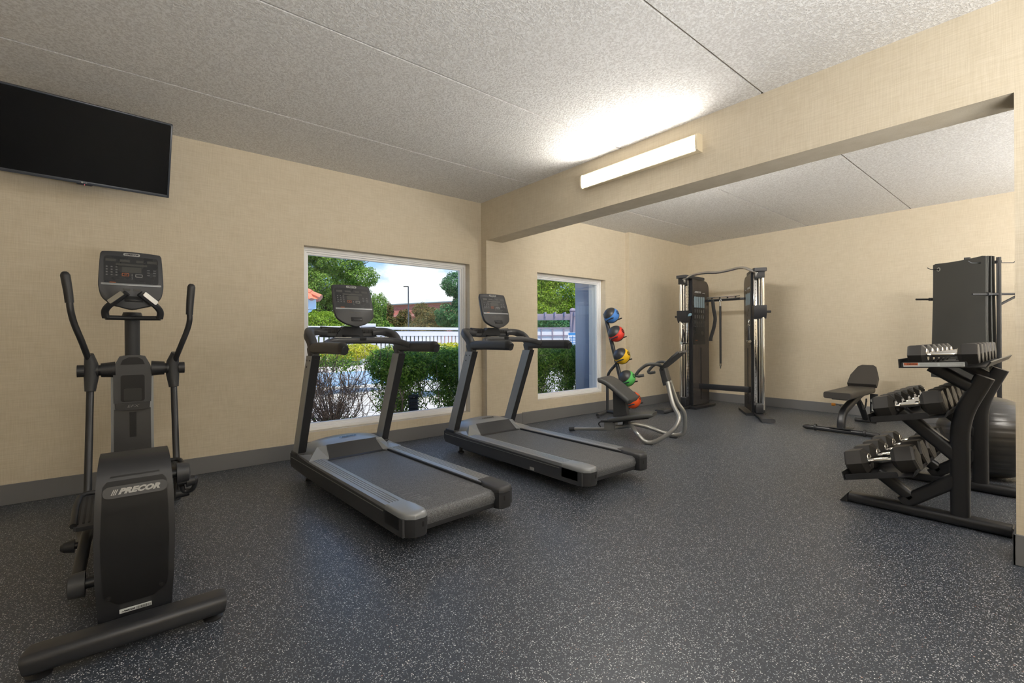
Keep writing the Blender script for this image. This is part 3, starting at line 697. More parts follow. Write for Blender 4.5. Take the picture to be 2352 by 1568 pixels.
bm = B(); prism(bm, rrect(.090, .080, .010, 4), e_(.005, 3.8585, .795), (1, 0, 0), (0, 0, 1), (0, .004, 0), .002); obj('pocket_lip', bm, FACE, hd)
bm = B(); prism(bm, [(-.085, .745), (.093, .745), (.090, .708), (.07, .697), (-.06, .697), (-.082, .708)], e_(0, 3.858, 0), (1, 0, 0), (0, 0, 1), (0, .03, 0), .003); ep = obj('name_plate', bm, BLACKP, hd)
text('name_text', 'EFX', .023, PRINTG, ep, e_(.004, 3.8565, .7215), (1, 0, 0), (0, 0, 1), .0008, shear=.25, squash=1.5)
bm = B(); prism(bm, [(-.056, .990), (-.045, 1.02), (-.015, 1.037), (.03, 1.037), (.055, 1.02), (.066, .990)], e_(0, 3.860, 0), (1, 0, 0), (0, 0, 1), (0, .005, 0)); obj('tray_mouth', bm, DARKVOID, hd)
bm = B(); tube(bm, [e_(.004, 3.93, 1.00), e_(.004, 3.915, 1.12), e_(.004, 3.875, 1.31)], .039, 20); obj('neck_post', bm, DARKP, t)
bm = B(); lathe(bm, [(.048, 0), (.052, .01), (.046, .03)], e_(.004, 3.86, 1.295), seg=20); obj('neck_collar', bm, BLACKP, t)
for s in (-1, 1):
    X = lambda x: EX + s * x
    bm = B(); rod(bm, e_(X(.09), 3.90, .960), e_(X(.160), 3.90, .958), .050, 20, .044); ax_ = obj('axle_housing', bm, BLACKP, t)
    bm = B(); rod(bm, e_(X(.160), 3.90, .958), e_(X(.172), 3.90, .958), .034, 18); rod(bm, e_(X(.172), 3.90, .958), e_(X(.184), 3.90, .958), .044, 18); obj('axle_collar', bm, SATIN, ax_)
    yb = 3.88
    bm = B()
    pts = [e_(X(.213 if s < 0 else .218), yb - .02, 1.060), e_(X(.205), yb, 1.00), e_(X(.205), yb + .01, .955), e_(X(.205), yb + .01, .91), e_(X(.210), yb, .830)]
    sweep(bm, pts, rrect(.060, .070, .026, 5), ks=[.66, 1.0, 1.16, 1.05, .80]); boss = obj('arm_boss', bm, DARKP, t, ang=60)
    bm = B(); rod(bm, e_(X(.235), 3.89, .958), e_(X(.270), 3.89, .958), .038, 18); obj('axle_cap', bm, BLACKP, boss)
    if s < 0: P = [e_(-.205, 3.86, 1.03), e_(-.232, 3.80, 1.14), e_(-.262, 3.77, 1.245), e_(-.277, 3.75, 1.33), e_(-.281, 3.75, 1.39)]; G = [e_(-.281, 3.75, 1.37), e_(-.286, 3.75, 1.43), e_(-.298, 3.745, 1.53)]
    else: P = [e_(.226, 3.86, 1.01), e_(.252, 3.80, 1.10), e_(.287, 3.77, 1.21), e_(.300, 3.75, 1.28), e_(.299, 3.75, 1.34)]; G = [e_(.299, 3.75, 1.315), e_(.303, 3.75, 1.40), e_(.310, 3.745, 1.50)]
    bm = B(); tube(bm, spline(P, 6), .0165, 14); arm = obj('arm_tube', bm, SATIN, t, ang=60)
    bm = B(); Q = spline(G, 5); n = len(Q); d = (Q[-1] - Q[-2]).normalized()
    Q += [Q[-1] + d * .014, Q[-1] + d * .021]; ks = [1 + .12 * i / n for i in range(n)] + [.85, .45]
    tube(bm, Q, .0205, 14, ks=ks); obj('grip', bm, BLACKP, arm, ang=60)
    bm = B(); rod(bm, e_(X(.210), 3.885, .84), e_(X(.212), 3.62, .17), .0185, 14); obj('lower_arm', bm, SATIN, t)
    # pulse grips on the console
    bm = B()
    P = [e_(X(.130), 3.74, 1.285), e_(X(.136), 3.725, 1.325), e_(X(.118), 3.70, 1.355), e_(X(.030), 3.66, 1.435)]
    sweep(bm, fillet(P, .02, 4), rrect(.036, .030, .012, 4)); pg = obj('pulse_grip', bm, BLACKP, t, ang=60)
    a, b = e_(X(.112), 3.688, 1.366), e_(X(.048), 3.658, 1.424); d = (b - a).normalized(); s1 = d.cross(V(0, -1, .45).normalized())
    bm = B(); prism(bm, rrect((b - a).length, .034, .006, 3), (a + b) / 2 + V(0, -.010, .010), d, s1, s1.cross(d) * .010, .003); obj('steel_contact', bm, SILVER, pg, label='brushed steel pulse contact')
bm = B(); tube(bm, [e_(-.122, 3.75, 1.287), e_(0, 3.80, 1.287), e_(.145, 3.75, 1.287)], .0145, 12); obj('grip_bar', bm, SATIN, t)
console(t, e_(.003, 3.80, 1.700), e_(.003, 3.72, 1.348), .305, .17, 'elliptical')
# cranks, pedal arms, pedals
def side(s, crank, ped0, ped1, roller, low):
    X = lambda x: EX + s * x
    bm = B(); rod(bm, e_(X(.10), crank[0], crank[1]), e_(X(.19), crank[0], crank[1]), .022, 14); obj('crank_shaft', bm, SATIN, t)
    bm = B(); rod(bm, e_(X(.163), crank[0], crank[1]), e_(X(.214), crank[0], crank[1]), .052, 20, .047); rod(bm, e_(X(.214), crank[0], crank[1]), e_(X(.219), crank[0], crank[1]), .047, 20, .036); cr = obj('crank_cover', bm, DARKP, t)
    bm = B(); sweep(bm, [e_(X(.190), crank[0] + .03, crank[1] + .01), e_(X(.185), (crank[0] + roller[0]) / 2, (crank[1] + roller[1]) / 2 + .015), e_(X(.165), roller[0], roller[1])], rrect(.042, .052, .010, 3)); obj('pedal_arm', bm, SATIN, t)
    bm = B(); lathe(bm, [(.035, -.014), (.038, -.01), (.038, .01), (.035, .014)], e_(X(.095), roller[0], roller[1] - .01), (1, 0, 0), 18); rod(bm, e_(X(.08), roller[0], roller[1]), e_(X(.165), roller[0], roller[1]), .010); obj('ramp_roller', bm, BLACKP, t)
    a, b = e_(X(.168), *ped0), e_(X(.168), *ped1); d = (b - a).normalized(); sd_ = V(1, 0, 0); u = sd_.cross(d)
    L = (b - a).length
    out = [(-.055, 0), (-.045, -.012), (.045, -.012), (.055, 0), (.058, L * .6), (.050, L * .92), (.03, L), (-.03, L), (-.050, L * .92), (-.058, L * .6)]
    bm = B(); prism(bm, out, a, sd_, d, u * .020, .006); pd = obj('pedal', bm, DARKP, t)
    bm = B(); tube(bm, [a + sd_ * p + d * q + u * .026 for p, q in out[3:] + out[:1]], .013, 8); obj('pedal_rim', bm, BLACKP, pd, ang=60)
    bm = B()
    for k in range(5): prism(bm, [(-.045 + k * .02, .02), (-.037 + k * .02, .02), (-.037 + k * .02, L - .03), (-.045 + k * .02, L - .03)], a + u * .020, sd_, d, u * .003)
    obj('tread_rib', bm, RUBBER, pd, kind='stuff')
    bm = B(); rod(bm, e_(X(.190), low[0], low[1]), e_(X(.236), low[0], low[1]), .017, 12); rod(bm, e_(X(.232), low[0], low[1]), e_(X(.272), low[0], low[1]), .034, 18, .024); rod(bm, e_(X(.272), low[0], low[1]), e_(X(.284), low[0], low[1]), .024, 18, .013); obj('pivot_knob', bm, BLACKP, t)
    bm = B(); tube(bm, spline([e_(X(.212), low[0], low[1]), e_(X(.222), low[0] + .18, low[1] - .015), e_(X(.235), low[0] + .34, low[1] + .01), e_(X(.215), 3.62, .17)], 5), .015, 10); obj('link_bar', bm, SATIN, t, ang=60)
    bm = B(); rod(bm, e_(X(.20), 3.62, .17), e_(X(.272), 3.62, .17), .030, 16, .024); obj('link_pivot', bm, BLACKP, t)
side(-1, (2.62, .135), (2.95, .262), (3.27, .325), (3.40, .215), (3.15, .13))
side(1, (2.90, .470), (3.22, .375), (3.54, .38), (3.62, .30), (3.28, .325))
bm = B(); tube(bm, spline([e_(.232, 3.30, .34), e_(.285, 3.28, .335), e_(.275, 3.30, .27), e_(.235, 3.31, .262), e_(.222, 3.30, .30)], 5), .013, 10); obj('link_hook', bm, SATIN, t, ang=60)

# ------------------------------------------------------------------ stretching machine
t = thing('stretch_trainer', 'silver tube framed stretching machine with grey pads, right of the second treadmill', 'stretcher', (4.53, 2.87, 0), rad(20))
PADM = pbr('grey_pad', (0.060, 0.062, 0.062, 1), .48, grain=.15, gscale=600)
HANDM = pbr('dark_grey_plastic', (0.050, 0.052, 0.055, 1), .42)
bm = B(); rod(bm, (0, 1.06, .034), (0, .60, .075), .021, 16); rl = obj('front_rail', bm, SILVER, t)
bm = B(); rod(bm, (0, 1.125, .026), (0, 1.055, .0345), .025, 16); obj('rail_cap', bm, HANDM, rl)
bm = B(); prism_x(bm, [(.665, .068), (.545, .066), (.535, .165), (.60, .185), (.665, .150)], -.055, .055, .008); br = obj('bracket_block', bm, SILVER, t)
bm = B(); tube(bm, fillet([(-.065, .70, .10), (-.065, .735, .135), (-.065, .70, .165), (-.065, .55, .180)], .02, 4), .008, 10); rod(bm, (-.065, .70, .165), (-.065, .53, .183), .013); obj('lock_lever', bm, BLACKP, t)
bm = B(); rod(bm, (0, .60, .090), (0, .36, .135), .024, 16); obj('spine_tube', bm, SILVER, t)
for s, ptsq in ((-1, [(-.02, .44, .128), (-.10, .335, .150), (-.23, .235, .105), (-.245, .15, .030), (-.245, .06, .028), (-.235, -.06, .100), (-.215, -.165, .205), (-.17, -.192, .31), (-.115, -.12, .43), (-.06, -.055, .66)]),
                (1, [(.02, .44, .128), (.10, .37, .138), (.23, .22, .090), (.25, .06, .042), (.25, -.08, .028), (.245, -.165, .070), (.215, -.185, .19), (.17, -.182, .31), (.115, -.12, .43), (.06, -.055, .66)])):
    bm = B(); tube(bm, spline(ptsq, 7), .0235, 14); obj('frame_tube', bm, SILVER, t, ang=60)
bm = B(); boxb(bm, (.19, -.10, .0), (.28, -.02, .018), .004); obj('rubber_foot', bm, BLACKP, t)
bm = B(); boxb(bm, (-.28, .06, .0), (-.19, .14, .008), .002); obj('rubber_foot', bm, BLACKP, t)
# seat
bm = B(); P = spline([(0, .600, .190), (0, .50, .212), (0, .36, .245), (0, .22, .272), (0, .095, .290)], 5); n = len(P)
sweep(bm, P, rrect(.30, .052, .024, 5), up=V(0, 0, 1), ks=[.55 + .45 * math.sin(math.pi * min(1, (i + 1.5) / (n + 1)) ** .8) ** .35 for i in range(n)]); seat = obj('seat', bm, PADM, t, ang=60)
bm = B(); prism_x(bm, [(.56, .158), (.15, .240), (.15, .262), (.56, .185)], -.06, .06, .004); boxb(bm, (-.04, .38, .13), (.04, .45, .21), .004); obj('seat_mount', bm, BLACKP, t)
# chest support
bm = B(); prism_x(bm, [(.555, .230), (.395, .262), (.425, .45), (.56, .52)], -.05, .05, .010); obj('pad_column', bm, HANDM, t)
bm = B()
def pads(y, z, w, th): return (y, z, w, th)
P = [V(0, .705, .640), V(0, .66, .648), V(0, .58, .620), V(0, .46, .535), V(0, .36, .455), V(0, .325, .425)]
P = spline([(0, .712, .648), (0, .665, .655), (0, .575, .615), (0, .45, .520), (0, .355, .445), (0, .322, .425)], 4); n = len(P)
sweep(bm, P, rrect(.42, .055, .026, 5), up=V(0, .5, .8), ks=[.45, .78, .92, .99] + [1.0] * (n - 8) + [.99, .93, .80, .5]); obj('chest_pad', bm, PADM, t, ang=60)
# head with tray and handle bars
bm = B(); sweep(bm, [(0, -.045, .625), (0, .00, .80)], rrect(.15, .075, .02, 4), up=V(0, -1, 0), ks=[1.0, .95]); hd = obj('head_bracket', bm, HANDM, t)
bm = B(); boxb(bm, (-.018, -.09, .615), (.018, -.02, .67), .003); obj('bracket_gap', bm, SILVER, hd)
bm = B(); prism(bm, [(-.14, 0), (.14, 0), (.20, .10), (.24, .22), (.22, .31), (.13, .285), (0, .30), (-.13, .285), (-.22, .31), (-.24, .22), (-.20, .10)], (0, -.005, .795), (1.08, 0, 0), V(0, -.66, .62), V(0, .62, .66) * .022, .008, 3); obj('instruction_tray', bm, HANDM, t)
for s in (-1, 1):
    P = [(s * .05, .0, .79), (s * .14, .0, .838), (s * .23, .035, .858), (s * .26, .11, .852), (s * .26, .185, .800), (s * .26, .232, .742)]
    bm = B(); Q = spline(P, 6); Q += [V(s * .26, .228, .730), V(s * .255, .205, .726), V(s * .25, .15, .738)]
    tube(bm, Q, .017, 12); obj('handle_bar', bm, PADM, t, ang=70)

# ------------------------------------------------------------------ medicine balls on a leaning rack
RX = 5.43
t = thing('medicine_ball_rack', 'leaning black tube rack that holds five medicine balls beside the small window', 'rack', (RX, 4.2, 0))
def k_(x, y, z): return V(x - RX, y - 4.2, z)
TUB = pbr('graphite_tube', (0.06, 0.063, 0.068, 1), .32, metal=.4)
low, top = V(0, -.19, .12), V(0, .215, 1.50)
bm = B(); sweep(bm, [low, top], rrect(.045, .05, .012, 3)); obj('main_tube', bm, TUB, t)
bm = B(); tube(bm, fillet([(0, .175, .03), (0, .175, .60), (0, .03, .74)], .10, 6), .021, 12); obj('rear_support', bm, TUB, t, ang=60)
bm = B(); tube(bm, spline([(-.34, .08, .045), (-.17, .12, .045), (0, .19, .05), (.17, .12, .045), (.34, .08, .045)], 5), .024, 12); obj('base_bar', bm, TUB, t, ang=60)
bm = B(); tube(bm, fillet([(0, .19, .05), (0, -.10, .05), (0, -.19, .14)], .05, 5), .024, 12); obj('base_spine', bm, TUB, t, ang=60)
for p in ((-.32, .085), (.32, .085), (0, -.10)):
    bm = B(); lathe(bm, [(.018, 0), (.018, .008), (.006, .010), (.006, .03)], (p[0], p[1], 0), seg=12); obj('foot', bm, BLACKP, t)
balls = [('blue', (5.420, 4.285, 1.466), srgb(72, 130, 205), .115), ('red', (5.428, 4.205, 1.197), srgb(222, 62, 48), .119), ('yellow', (5.436, 4.115, .875), srgb(238, 190, 30), .119), ('green', (5.440, 4.030, .560), srgb(92, 190, 98), .119), ('orange', (5.445, 3.945, .262), srgb(236, 92, 38), .122)]
CAPM = pbr('ball_black', (0.035, 0.036, 0.038, 1), .38, grain=.5, gscale=260)
n0 = V(-.74, .10, .52).normalized()
for nm, c, colr, r in balls:
    d = (top - low).normalized()
    cc = k_(*c)
    # two prongs per ball
    f = (cc - low).dot(d); at = low + d * (f - .05)
    for s in (-1, 1):
        bm = B(); tube(bm, spline([at + V(0, 0, 0), at + V(s * .055, -.03, -.015), at + V(s * .095, -.10, .01), at + V(s * .10, -.20, .04)], 5), .009, 10); obj('prong', bm, TUB, t, ang=60)
    bt = thing('medicine_ball', f'{nm} and black medicine ball on the leaning rack', 'ball', Vector(c), 0, 'medicine balls on the leaning rack')
    m = pbr('ball_' + nm, colr, .42, grain=.35, gscale=240)
    bm = B(); sphere(bm, (0, 0, 0), r * .985, 36, 20, n0); bd = obj('ball_body', bm, m, bt, ang=80)
    for s in (-1, 1):
        bm = B(); lathe(bm, [(r * math.cos(rad(a)) * 1.0, r * math.sin(rad(a)) * 1.0) for a in (30, 31, 33, 38, 46, 54, 62, 70, 78, 86, 90)], (0, 0, 0), n0 * s, 36); obj('grip_cap', bm, CAPM, bt, ang=80)
    e1 = V(-.05, -.78, .42).normalized(); e1 = (e1 - n0 * e1.dot(n0)).normalized(); ex = n0.cross(e1)
    bm = B(); R1 = []
    for rr in (.030, .017):
        lst = []
        for i in range(28):
            a = 2 * math.pi * i / 28; p = e1 * r + (ex * math.cos(a) * rr + n0 * math.sin(a) * rr * 1.1); lst.append(bm.verts.new(p.normalized() * (r * 1.002)))
        R1.append(lst)
    bridge(bm, R1[0], R1[1]); bmesh.ops.solidify(bm, geom=bm.faces[:], thickness=.001)
    em = obj('emblem', bm, BLACKP, bt, ang=80)
    for k in range(3):
        bm = B(); a = rad(20 + 120 * k); p = (e1 * r + ex * math.cos(a) * .008 + n0 * math.sin(a) * .008).normalized() * (r * 1.001)
        lathe(bm, [(.0045, 0), (.0045, .0015)], p, e1, 8); obj('emblem_dot', bm, BLACKP, bt)

# ------------------------------------------------------------------ weight bench
t = thing('weight_bench', 'black adjustable weight bench with front cross bar, by the far beige wall', 'bench', (6.95, 1.72, 0))
def q_(x, y, z): return V(x - 6.95, y - 1.72, z)
bm = B(); rod(bm, q_(6.41, 2.055, .035), q_(6.43, 1.43, .035), .028, 16); fb = obj('front_bar', bm, SATIN, t)
for y in (2.07, 1.40):
    bm = B(); s = 1 if y > 1.7 else -1
    lathe(bm, [(.028, -.035), (.030, 0), (.026, .03), (.012, .055)], q_(6.42, y, .033), (0, s, 0), 16); obj('bar_end', bm, RUBBER, fb)
for y in (1.99, 1.50):
    bm = B(); lathe(bm, [(.036, -.012), (.040, -.008), (.040, .008), (.036, .012)], q_(6.42, y, .040), (0, 1, 0), 18); obj('roller_ring', bm, BLACKP, fb)
bm = B(); boxb(bm, q_(6.38, 1.63, .060), q_(6.56, 1.84, .068), .002); obj('mount_plate', bm, SATIN, t)
bm = B(); P = spline([q_(6.45, 1.735, .062), q_(6.47, 1.735, .15), q_(6.55, 1.735, .245), q_(6.75, 1.735, .30), q_(7.05, 1.735, .37), q_(7.28, 1.735, .41)], 6)
sweep(bm, P, rrect(.085, .075, .022, 4), up=V(0, 1, 0)); fr = obj('main_frame', bm, SATIN, t, ang=60)
bm = B(); box(bm, q_(6.452, 1.735, .135), (.004, .058, .105), Euler((0, .18, 0)), 0); obj('caution_label', bm, LABELW, fr); bm = B(); box(bm, q_(6.463, 1.735, .190), (.004, .058, .012), Euler((0, .30, 0)), 0); obj('label_stripe', bm, ORANGE, fr)
bm = B(); tube(bm, spline([q_(7.05, 1.735, .37), q_(7.25, 1.735, .25), q_(7.42, 1.735, .10), q_(7.46, 1.735, .06)], 5), .034, 12); obj('rear_leg', bm, SATIN, t, ang=60)
bm = B(); rod(bm, q_(7.47, 1.62, .030), q_(7.47, 1.85, .030), .026, 14); obj('rear_foot', bm, SATIN, t)
bm = B(); prism(bm, [(.13 * math.cos(a), .13 * math.sin(a)) for a in np.linspace(math.pi * 1.05, math.pi * 2.0, 12)] + [(.10 * math.cos(a), .10 * math.sin(a)) for a in np.linspace(math.pi * 2.0, math.pi * 1.05, 12)], q_(7.18, 1.68, .34), (1, 0, 0), (0, 0, 1), (0, .012, 0)); obj('adjuster_sector', bm, SATIN, t)
bm = B()
for a in np.linspace(math.pi * 1.15, math.pi * 1.9, 6): lathe(bm, [(.006, 0), (.006, .003)], q_(7.18 + .115 * math.cos(a), 1.678, .34 + .115 * math.sin(a)), (0, -1, 0), 8)
obj('adjuster_hole', bm, DARKVOID, t, kind='stuff')
bm = B(); boxb(bm, q_(7.34, 1.58, .10), q_(7.38, 1.66, .40), .006); wb = obj('wheel_bracket', bm, BLACKP, t)
bm = B(); boxb(bm, q_(7.336, 1.60, .30), q_(7.341, 1.65, .33)); boxb(bm, q_(7.336, 1.61, .18), q_(7.341, 1.64, .27)); obj('bracket_label', bm, LABELW, wb)
bm = B(); P = [q_(6.30, 1.735, .455), q_(6.33, 1.735, .455), q_(7.30, 1.735, .455), q_(7.33, 1.735, .455)]
sweep(bm, P, rrect(.285, .078, .024, 4), ks=[.94, 1, 1.0, .96]); obj('flat_pad', bm, VINYL, t, ang=60)
bm = B(); boxb(bm, q_(6.40, 1.66, .395), q_(6.62, 1.82, .425), .012); obj('under_roll', bm, RUBBER, t)
a0, a1 = q_(7.32, 1.735, .480), q_(7.60, 1.735, .700); d = (a1 - a0).normalized(); u = V(0, 1, 0).cross(d) * -1
bm = B(); prism(bm, [(-.155, 0), (.155, 0), (.15, .17), (.10, .34), (.06, .375), (-.06, .375), (-.10, .34), (-.15, .17)], a0, (0, 1, 0), d, d.cross(V(0, 1, 0)) * .06, .018, 3); obj('tilted_pad', bm, VINYL, t, ang=60)
bm = B(); boxb(bm, q_(7.0, 1.70, .395), q_(7.35, 1.77, .425), .004); rod(bm, q_(6.80, 1.735, .30), q_(6.80, 1.735, .42), .012); obj('pad_bracket', bm, SATIN, t)
bm = B(); rod(bm, q_(6.63, 1.785, .30), q_(6.63, 1.845, .31), .010); kb = obj('pull_pin', bm, CHROME, t)
bm = B(); lathe(bm, [(.012, 0), (.018, .008), (.016, .025), (.020, .035), (.015, .042)], q_(6.62, 1.835, .312), (-.2, 1, 0), 14); obj('pin_knob', bm, pbr('amber_knob', srgb(214, 140, 50), .35), kb, label='amber pull knob')
# ------------------------------------------------------------------ cable machine in the far corner
FX, FY = 6.95, 3.40
t = thing('cable_machine', 'tall cable machine with chrome uprights and smoked panels in the far corner', 'exercise machine', (FX, FY, 0))
def f_(x, y, z): return V(x - FX, y - FY, z)
def tower(base, ang, side):
    """base: front column (x, y); ang: heading of the tower away from the room; side: +1 the left tower"""
    bx, by = base; a = rad(ang); D = V(math.cos(a), math.sin(a), 0); Nn = V(-math.sin(a), math.cos(a), 0) * (-side)   # Nn points to the inside of the machine
    def w(d, n, z): return f_(bx, by, 0) + D * d + Nn * n + V(0, 0, z)
    M = Matrix((D, V(-math.sin(a), math.cos(a), 0), V(0, 0, 1))).transposed()
    rt = thing_part = None
    # base plate and front foot
    bm = B(); sweep(bm, [w(-.52 if side < 0 else -.70, 0, .028), w(.62, 0, .028)], rrect(.13, .045, .018, 4)); obj('base_foot', bm, SATIN, t, ang=50)
    fx = -.56 if side < 0 else -.74
    bm = B(); sweep(bm, [w(fx, 0, .028), w(fx + .16, 0, .030)], rrect(.16, .055, .025, 5)); obj('foot_pad', bm, DARKP, t, ang=60)
    bm = B(); prism(bm, [(.0, -.09), (.58, -.09), (.70, -.05), (.70, .14), (.58, .17), (.0, .17)], w(0, 0, .0), D, Nn, V(0, 0, .035), .004); obj('base_plate', bm, SATIN, t)
    # weight column shell: dark post behind the chrome rods
    bm = B(); box(bm, w(.055, -.01, 1.06), (.05, .09, 2.03), M, .006); obj('rear_post', bm, SATIN, t)
    # chrome upright (large) and flat chrome rail with numbered holes
    bm = B(); rod(bm, w(-.055, -.045, .10), w(-.055, -.045, 2.05), .026, 20); obj('chrome_upright', bm, CHROME, t)
    bm = B(); rod(bm, w(-.030, -.005, .10), w(-.030, -.005, 2.05), .012, 12); obj('guide_rod', bm, CHROME, t)
    bm = B(); box(bm, w(-.020, .045, 1.09), (.022, .045, 1.90), M, .004); rl = obj('hole_rail', bm, CHROME, t)
    bm = B()
    for k in range(34): lathe(bm, [(.0048, 0), (.0048, .0015)], w(-.0305, .045, .26 + k * .052), D * -1, 8)
    for k in range(34): lathe(bm, [(.0048, 0), (.0048, .0015)], w(-.020, .0675, .26 + k * .052), Nn, 8)
    obj('rail_hole', bm, DARKVOID, rl, kind='stuff')
    # cap
    bm = B(); prism(bm, [(-.13, -.075), (-.10, -.09), (.50, -.05), (.52, .03), (.50, .06), (-.10, .085), (-.13, .07)], w(0, 0, 2.075), D, Nn, V(0, 0, .045), .010, 3); obj('top_cap', bm, DARKP, t)
    bm = B(); box(bm, w(-.05, 0, 2.03), (.09, .13, .10), M, .006); obj('pulley_housing', bm, BLACKP, t)
    bm = B(); lathe(bm, [(.030, -.012), (.034, -.008), (.034, .008), (.030, .012)], w(-.085, .05, 2.03), Nn, 18); obj('pulley', bm, SILVER, t)
    # smoked panel with rounded upper back corner
    L = .60
    out = [(.075, .05), (L, .05), (L, 1.93)] + [(L - .13 + .13 * math.cos(q), 1.93 + .13 * math.sin(q)) for q in np.linspace(0, math.pi / 2, 8)] + [(.075, 2.075)]
    bm = B(); prism(bm, out, w(0, .075, 0), D, V(0, 0, 1), Nn * .006); obj('smoked_panel', bm, TINT, t, ang=25)
    bm = B(); boxz = [(.068, .04), (.085, .04), (.085, 2.08), (.068, 2.08)]; prism(bm, boxz, w(0, -.09, 0), D, V(0, 0, 1), Nn * .175); obj('edge_post', bm, SATIN, t)
    bm = B()
    for z in (.25, .95, 1.7):
        for d in (.10, L - .02): lathe(bm, [(.007, 0), (.007, .003)], w(d, .081, z), Nn, 8)
    obj('panel_screw', bm, BLACKP, t, kind='stuff')
    # weight stack inside
    ws = None
    for k in range(7):
        bm = B(); box(bm, w(.33, -.005, .14 + k * .028), (.24, .10, .024), M, .003); obj('weight_plate', bm, BLACKP, t)
    bm = B(); rod(bm, w(.22, -.005, .08), w(.22, -.005, 2.0), .010, 10); obj('stack_rod', bm, CHROME, t); bm = B(); rod(bm, w(.44, -.005, .08), w(.44, -.005, 2.0), .010, 10); obj('stack_rod', bm, CHROME, t)
    bm = B(); box(bm, w(.33, -.005, 1.20), (.035, .008, 1.05), M, .001); obj('stack_belt', bm, BLACKP, t)
    bm = B(); box(bm, w(.33, .078, .55) + Nn * .006, (.016, .004, .84), M, .001); obj('pin_slot', bm, DARKVOID, t)
    # placard
    pax = D if side > 0 else -D
    bm = B(); prism(bm, rrect(.36, .80, .012, 4), w(.285, .082, 1.42), D, V(0, 0, 1), Nn * .003); pl = obj('placard', bm, FACE, t)
    FIG = pbr('placard_blue%d' % side, srgb(150, 170, 180), .5, vary=.15, vscale=60)
    for k in range(5):
        bm = B(); prism(bm, rrect(.055, .175, .004, 2), w(.285 - .135 + k * .0675, .0855, 1.705), D, V(0, 0, 1), Nn * .001); obj('placard_figure', bm, FIG, pl)
        bm = B()
        for z in (1.56, 1.47): prism(bm, rrect(.022, .055, .004, 2), w(.285 - .135 + k * .0675, .0855, z), D, V(0, 0, 1), Nn * .001)
        for q in range(5): prism(bm, rrect(.045, .004, .001, 1), w(.285 - .135 + k * .0675, .0855, 1.40 - q * .022), D, V(0, 0, 1), Nn * .001)
        obj('placard_print', bm, PRINTG, pl, smooth=False, kind='stuff')
    bm = B(); prism(bm, rrect(.07, .008, .001, 1), w(.19, .0855, 1.09), D, V(0, 0, 1), Nn * .001); obj('placard_mark', bm, ORANGE, pl)
    wordmark(pl, w(.235, .0865, 1.865), pax, (0, 0, 1), .20, PRINTW, .001)
    bm = B()
    for q in range(6): prism(bm, rrect(.010, .012, .001, 1), w(.385 + q * .0135, .0865, 1.855), D, V(0, 0, 1), Nn * .001)
    obj('model_print', bm, PRINTW, pl, smooth=False, kind='stuff')
    # sliding pulley carriage
    zc = 1.47 if side > 0 else 1.50
    bm = B(); prism(bm, [(-.105, .09), (.02, .09), (.03, -.02), (-.01, -.10), (-.07, -.10), (-.105, -.03)], w(0, -.085, zc), D, V(0, 0, 1), Nn * .165, .010, 3); cg = obj('carriage', bm, BLACKP, t)
    bm = B(); rod(bm, w(-.04, -.085, zc), w(-.04, -.150, zc), .016, 12); obj('carriage_peg', bm, BLACKP, cg)
    if side > 0:
        bm = B(); prism(bm, [(-.04, -.02), (.03, -.01), (.045, .02), (.02, .03), (-.015, .02)], w(-.03, .085, zc + .02), D, V(0, 0, 1), Nn * .02, .004); obj('release_lever', bm, pbr('pale_blue_lever', srgb(140, 175, 195), .35), cg, label='pale blue release lever')
    # carabiner and stirrup handle
    hx = -.11 if side > 0 else .06
    hn = .03 if side > 0 else .115
    bm = B(); tube(bm, spline([w(hx, hn, zc - .10), w(hx - .015, hn, zc - .13), w(hx, hn, zc - .17), w(hx + .015, hn, zc - .13)], 4, True), .005, 8, closed=True)
    tube(bm, spline([w(hx, hn - .012, zc - .185), w(hx, hn, zc - .17), w(hx, hn + .012, zc - .185), w(hx, hn, zc - .20)], 3, True), .004, 8, closed=True); cl = obj('snap_hook', bm, CHROME, t)
    bm = B()
    for s2 in (-1, 1): sweep(bm, [w(hx, hn, zc - .205), w(hx + s2 * .045, hn + .0, zc - .42)], rrect(.004, .024, .0015, 2), up=V(0, 1, 0))
    hs = obj('handle_strap', bm, BLACKP, t)
    bm = B(); rod(bm, w(hx - .06, hn, zc - .425), w(hx + .06, hn, zc - .425), .015, 14); obj('handle_grip', bm, SATIN, hs)
    bm = B(); rod(bm, w(hx - .068, hn, zc - .425), w(hx - .058, hn, zc - .425), .020, 14); rod(bm, w(hx + .058, hn, zc - .425), w(hx + .068, hn, zc - .425), .020, 14); obj('grip_end', bm, CHROME, hs)
    # lower pulley block
    bm = B(); box(bm, w(-.05, .01, .12), (.10, .10, .14), M, .015); lathe(bm, [(.034, -.01), (.036, 0), (.034, .01)], w(-.06, .07, .17), Nn, 16); obj('low_pulley', bm, BLACKP, t)
    return w
wL = tower((6.83, 3.93), 0, 1)
wR = tower((6.97, 2.87), 34, -1)
# chin-up bar, multi bend, chrome
bm = B(); P = [wL(-.10, .02, 2.05), (f_(6.78, 3.77, 2.115)), (f_(6.80, 3.56, 2.13)), f_(6.83, 3.42, 2.112), f_(6.86, 3.28, 2.125), f_(6.86, 3.10, 2.15), f_(6.86, 3.02, 2.145), wR(-.10, .02, 2.05)]
tube(bm, fillet(P, .06, 4), .0195, 12); obj('chin_bar', bm, CHROME, t, ang=60)
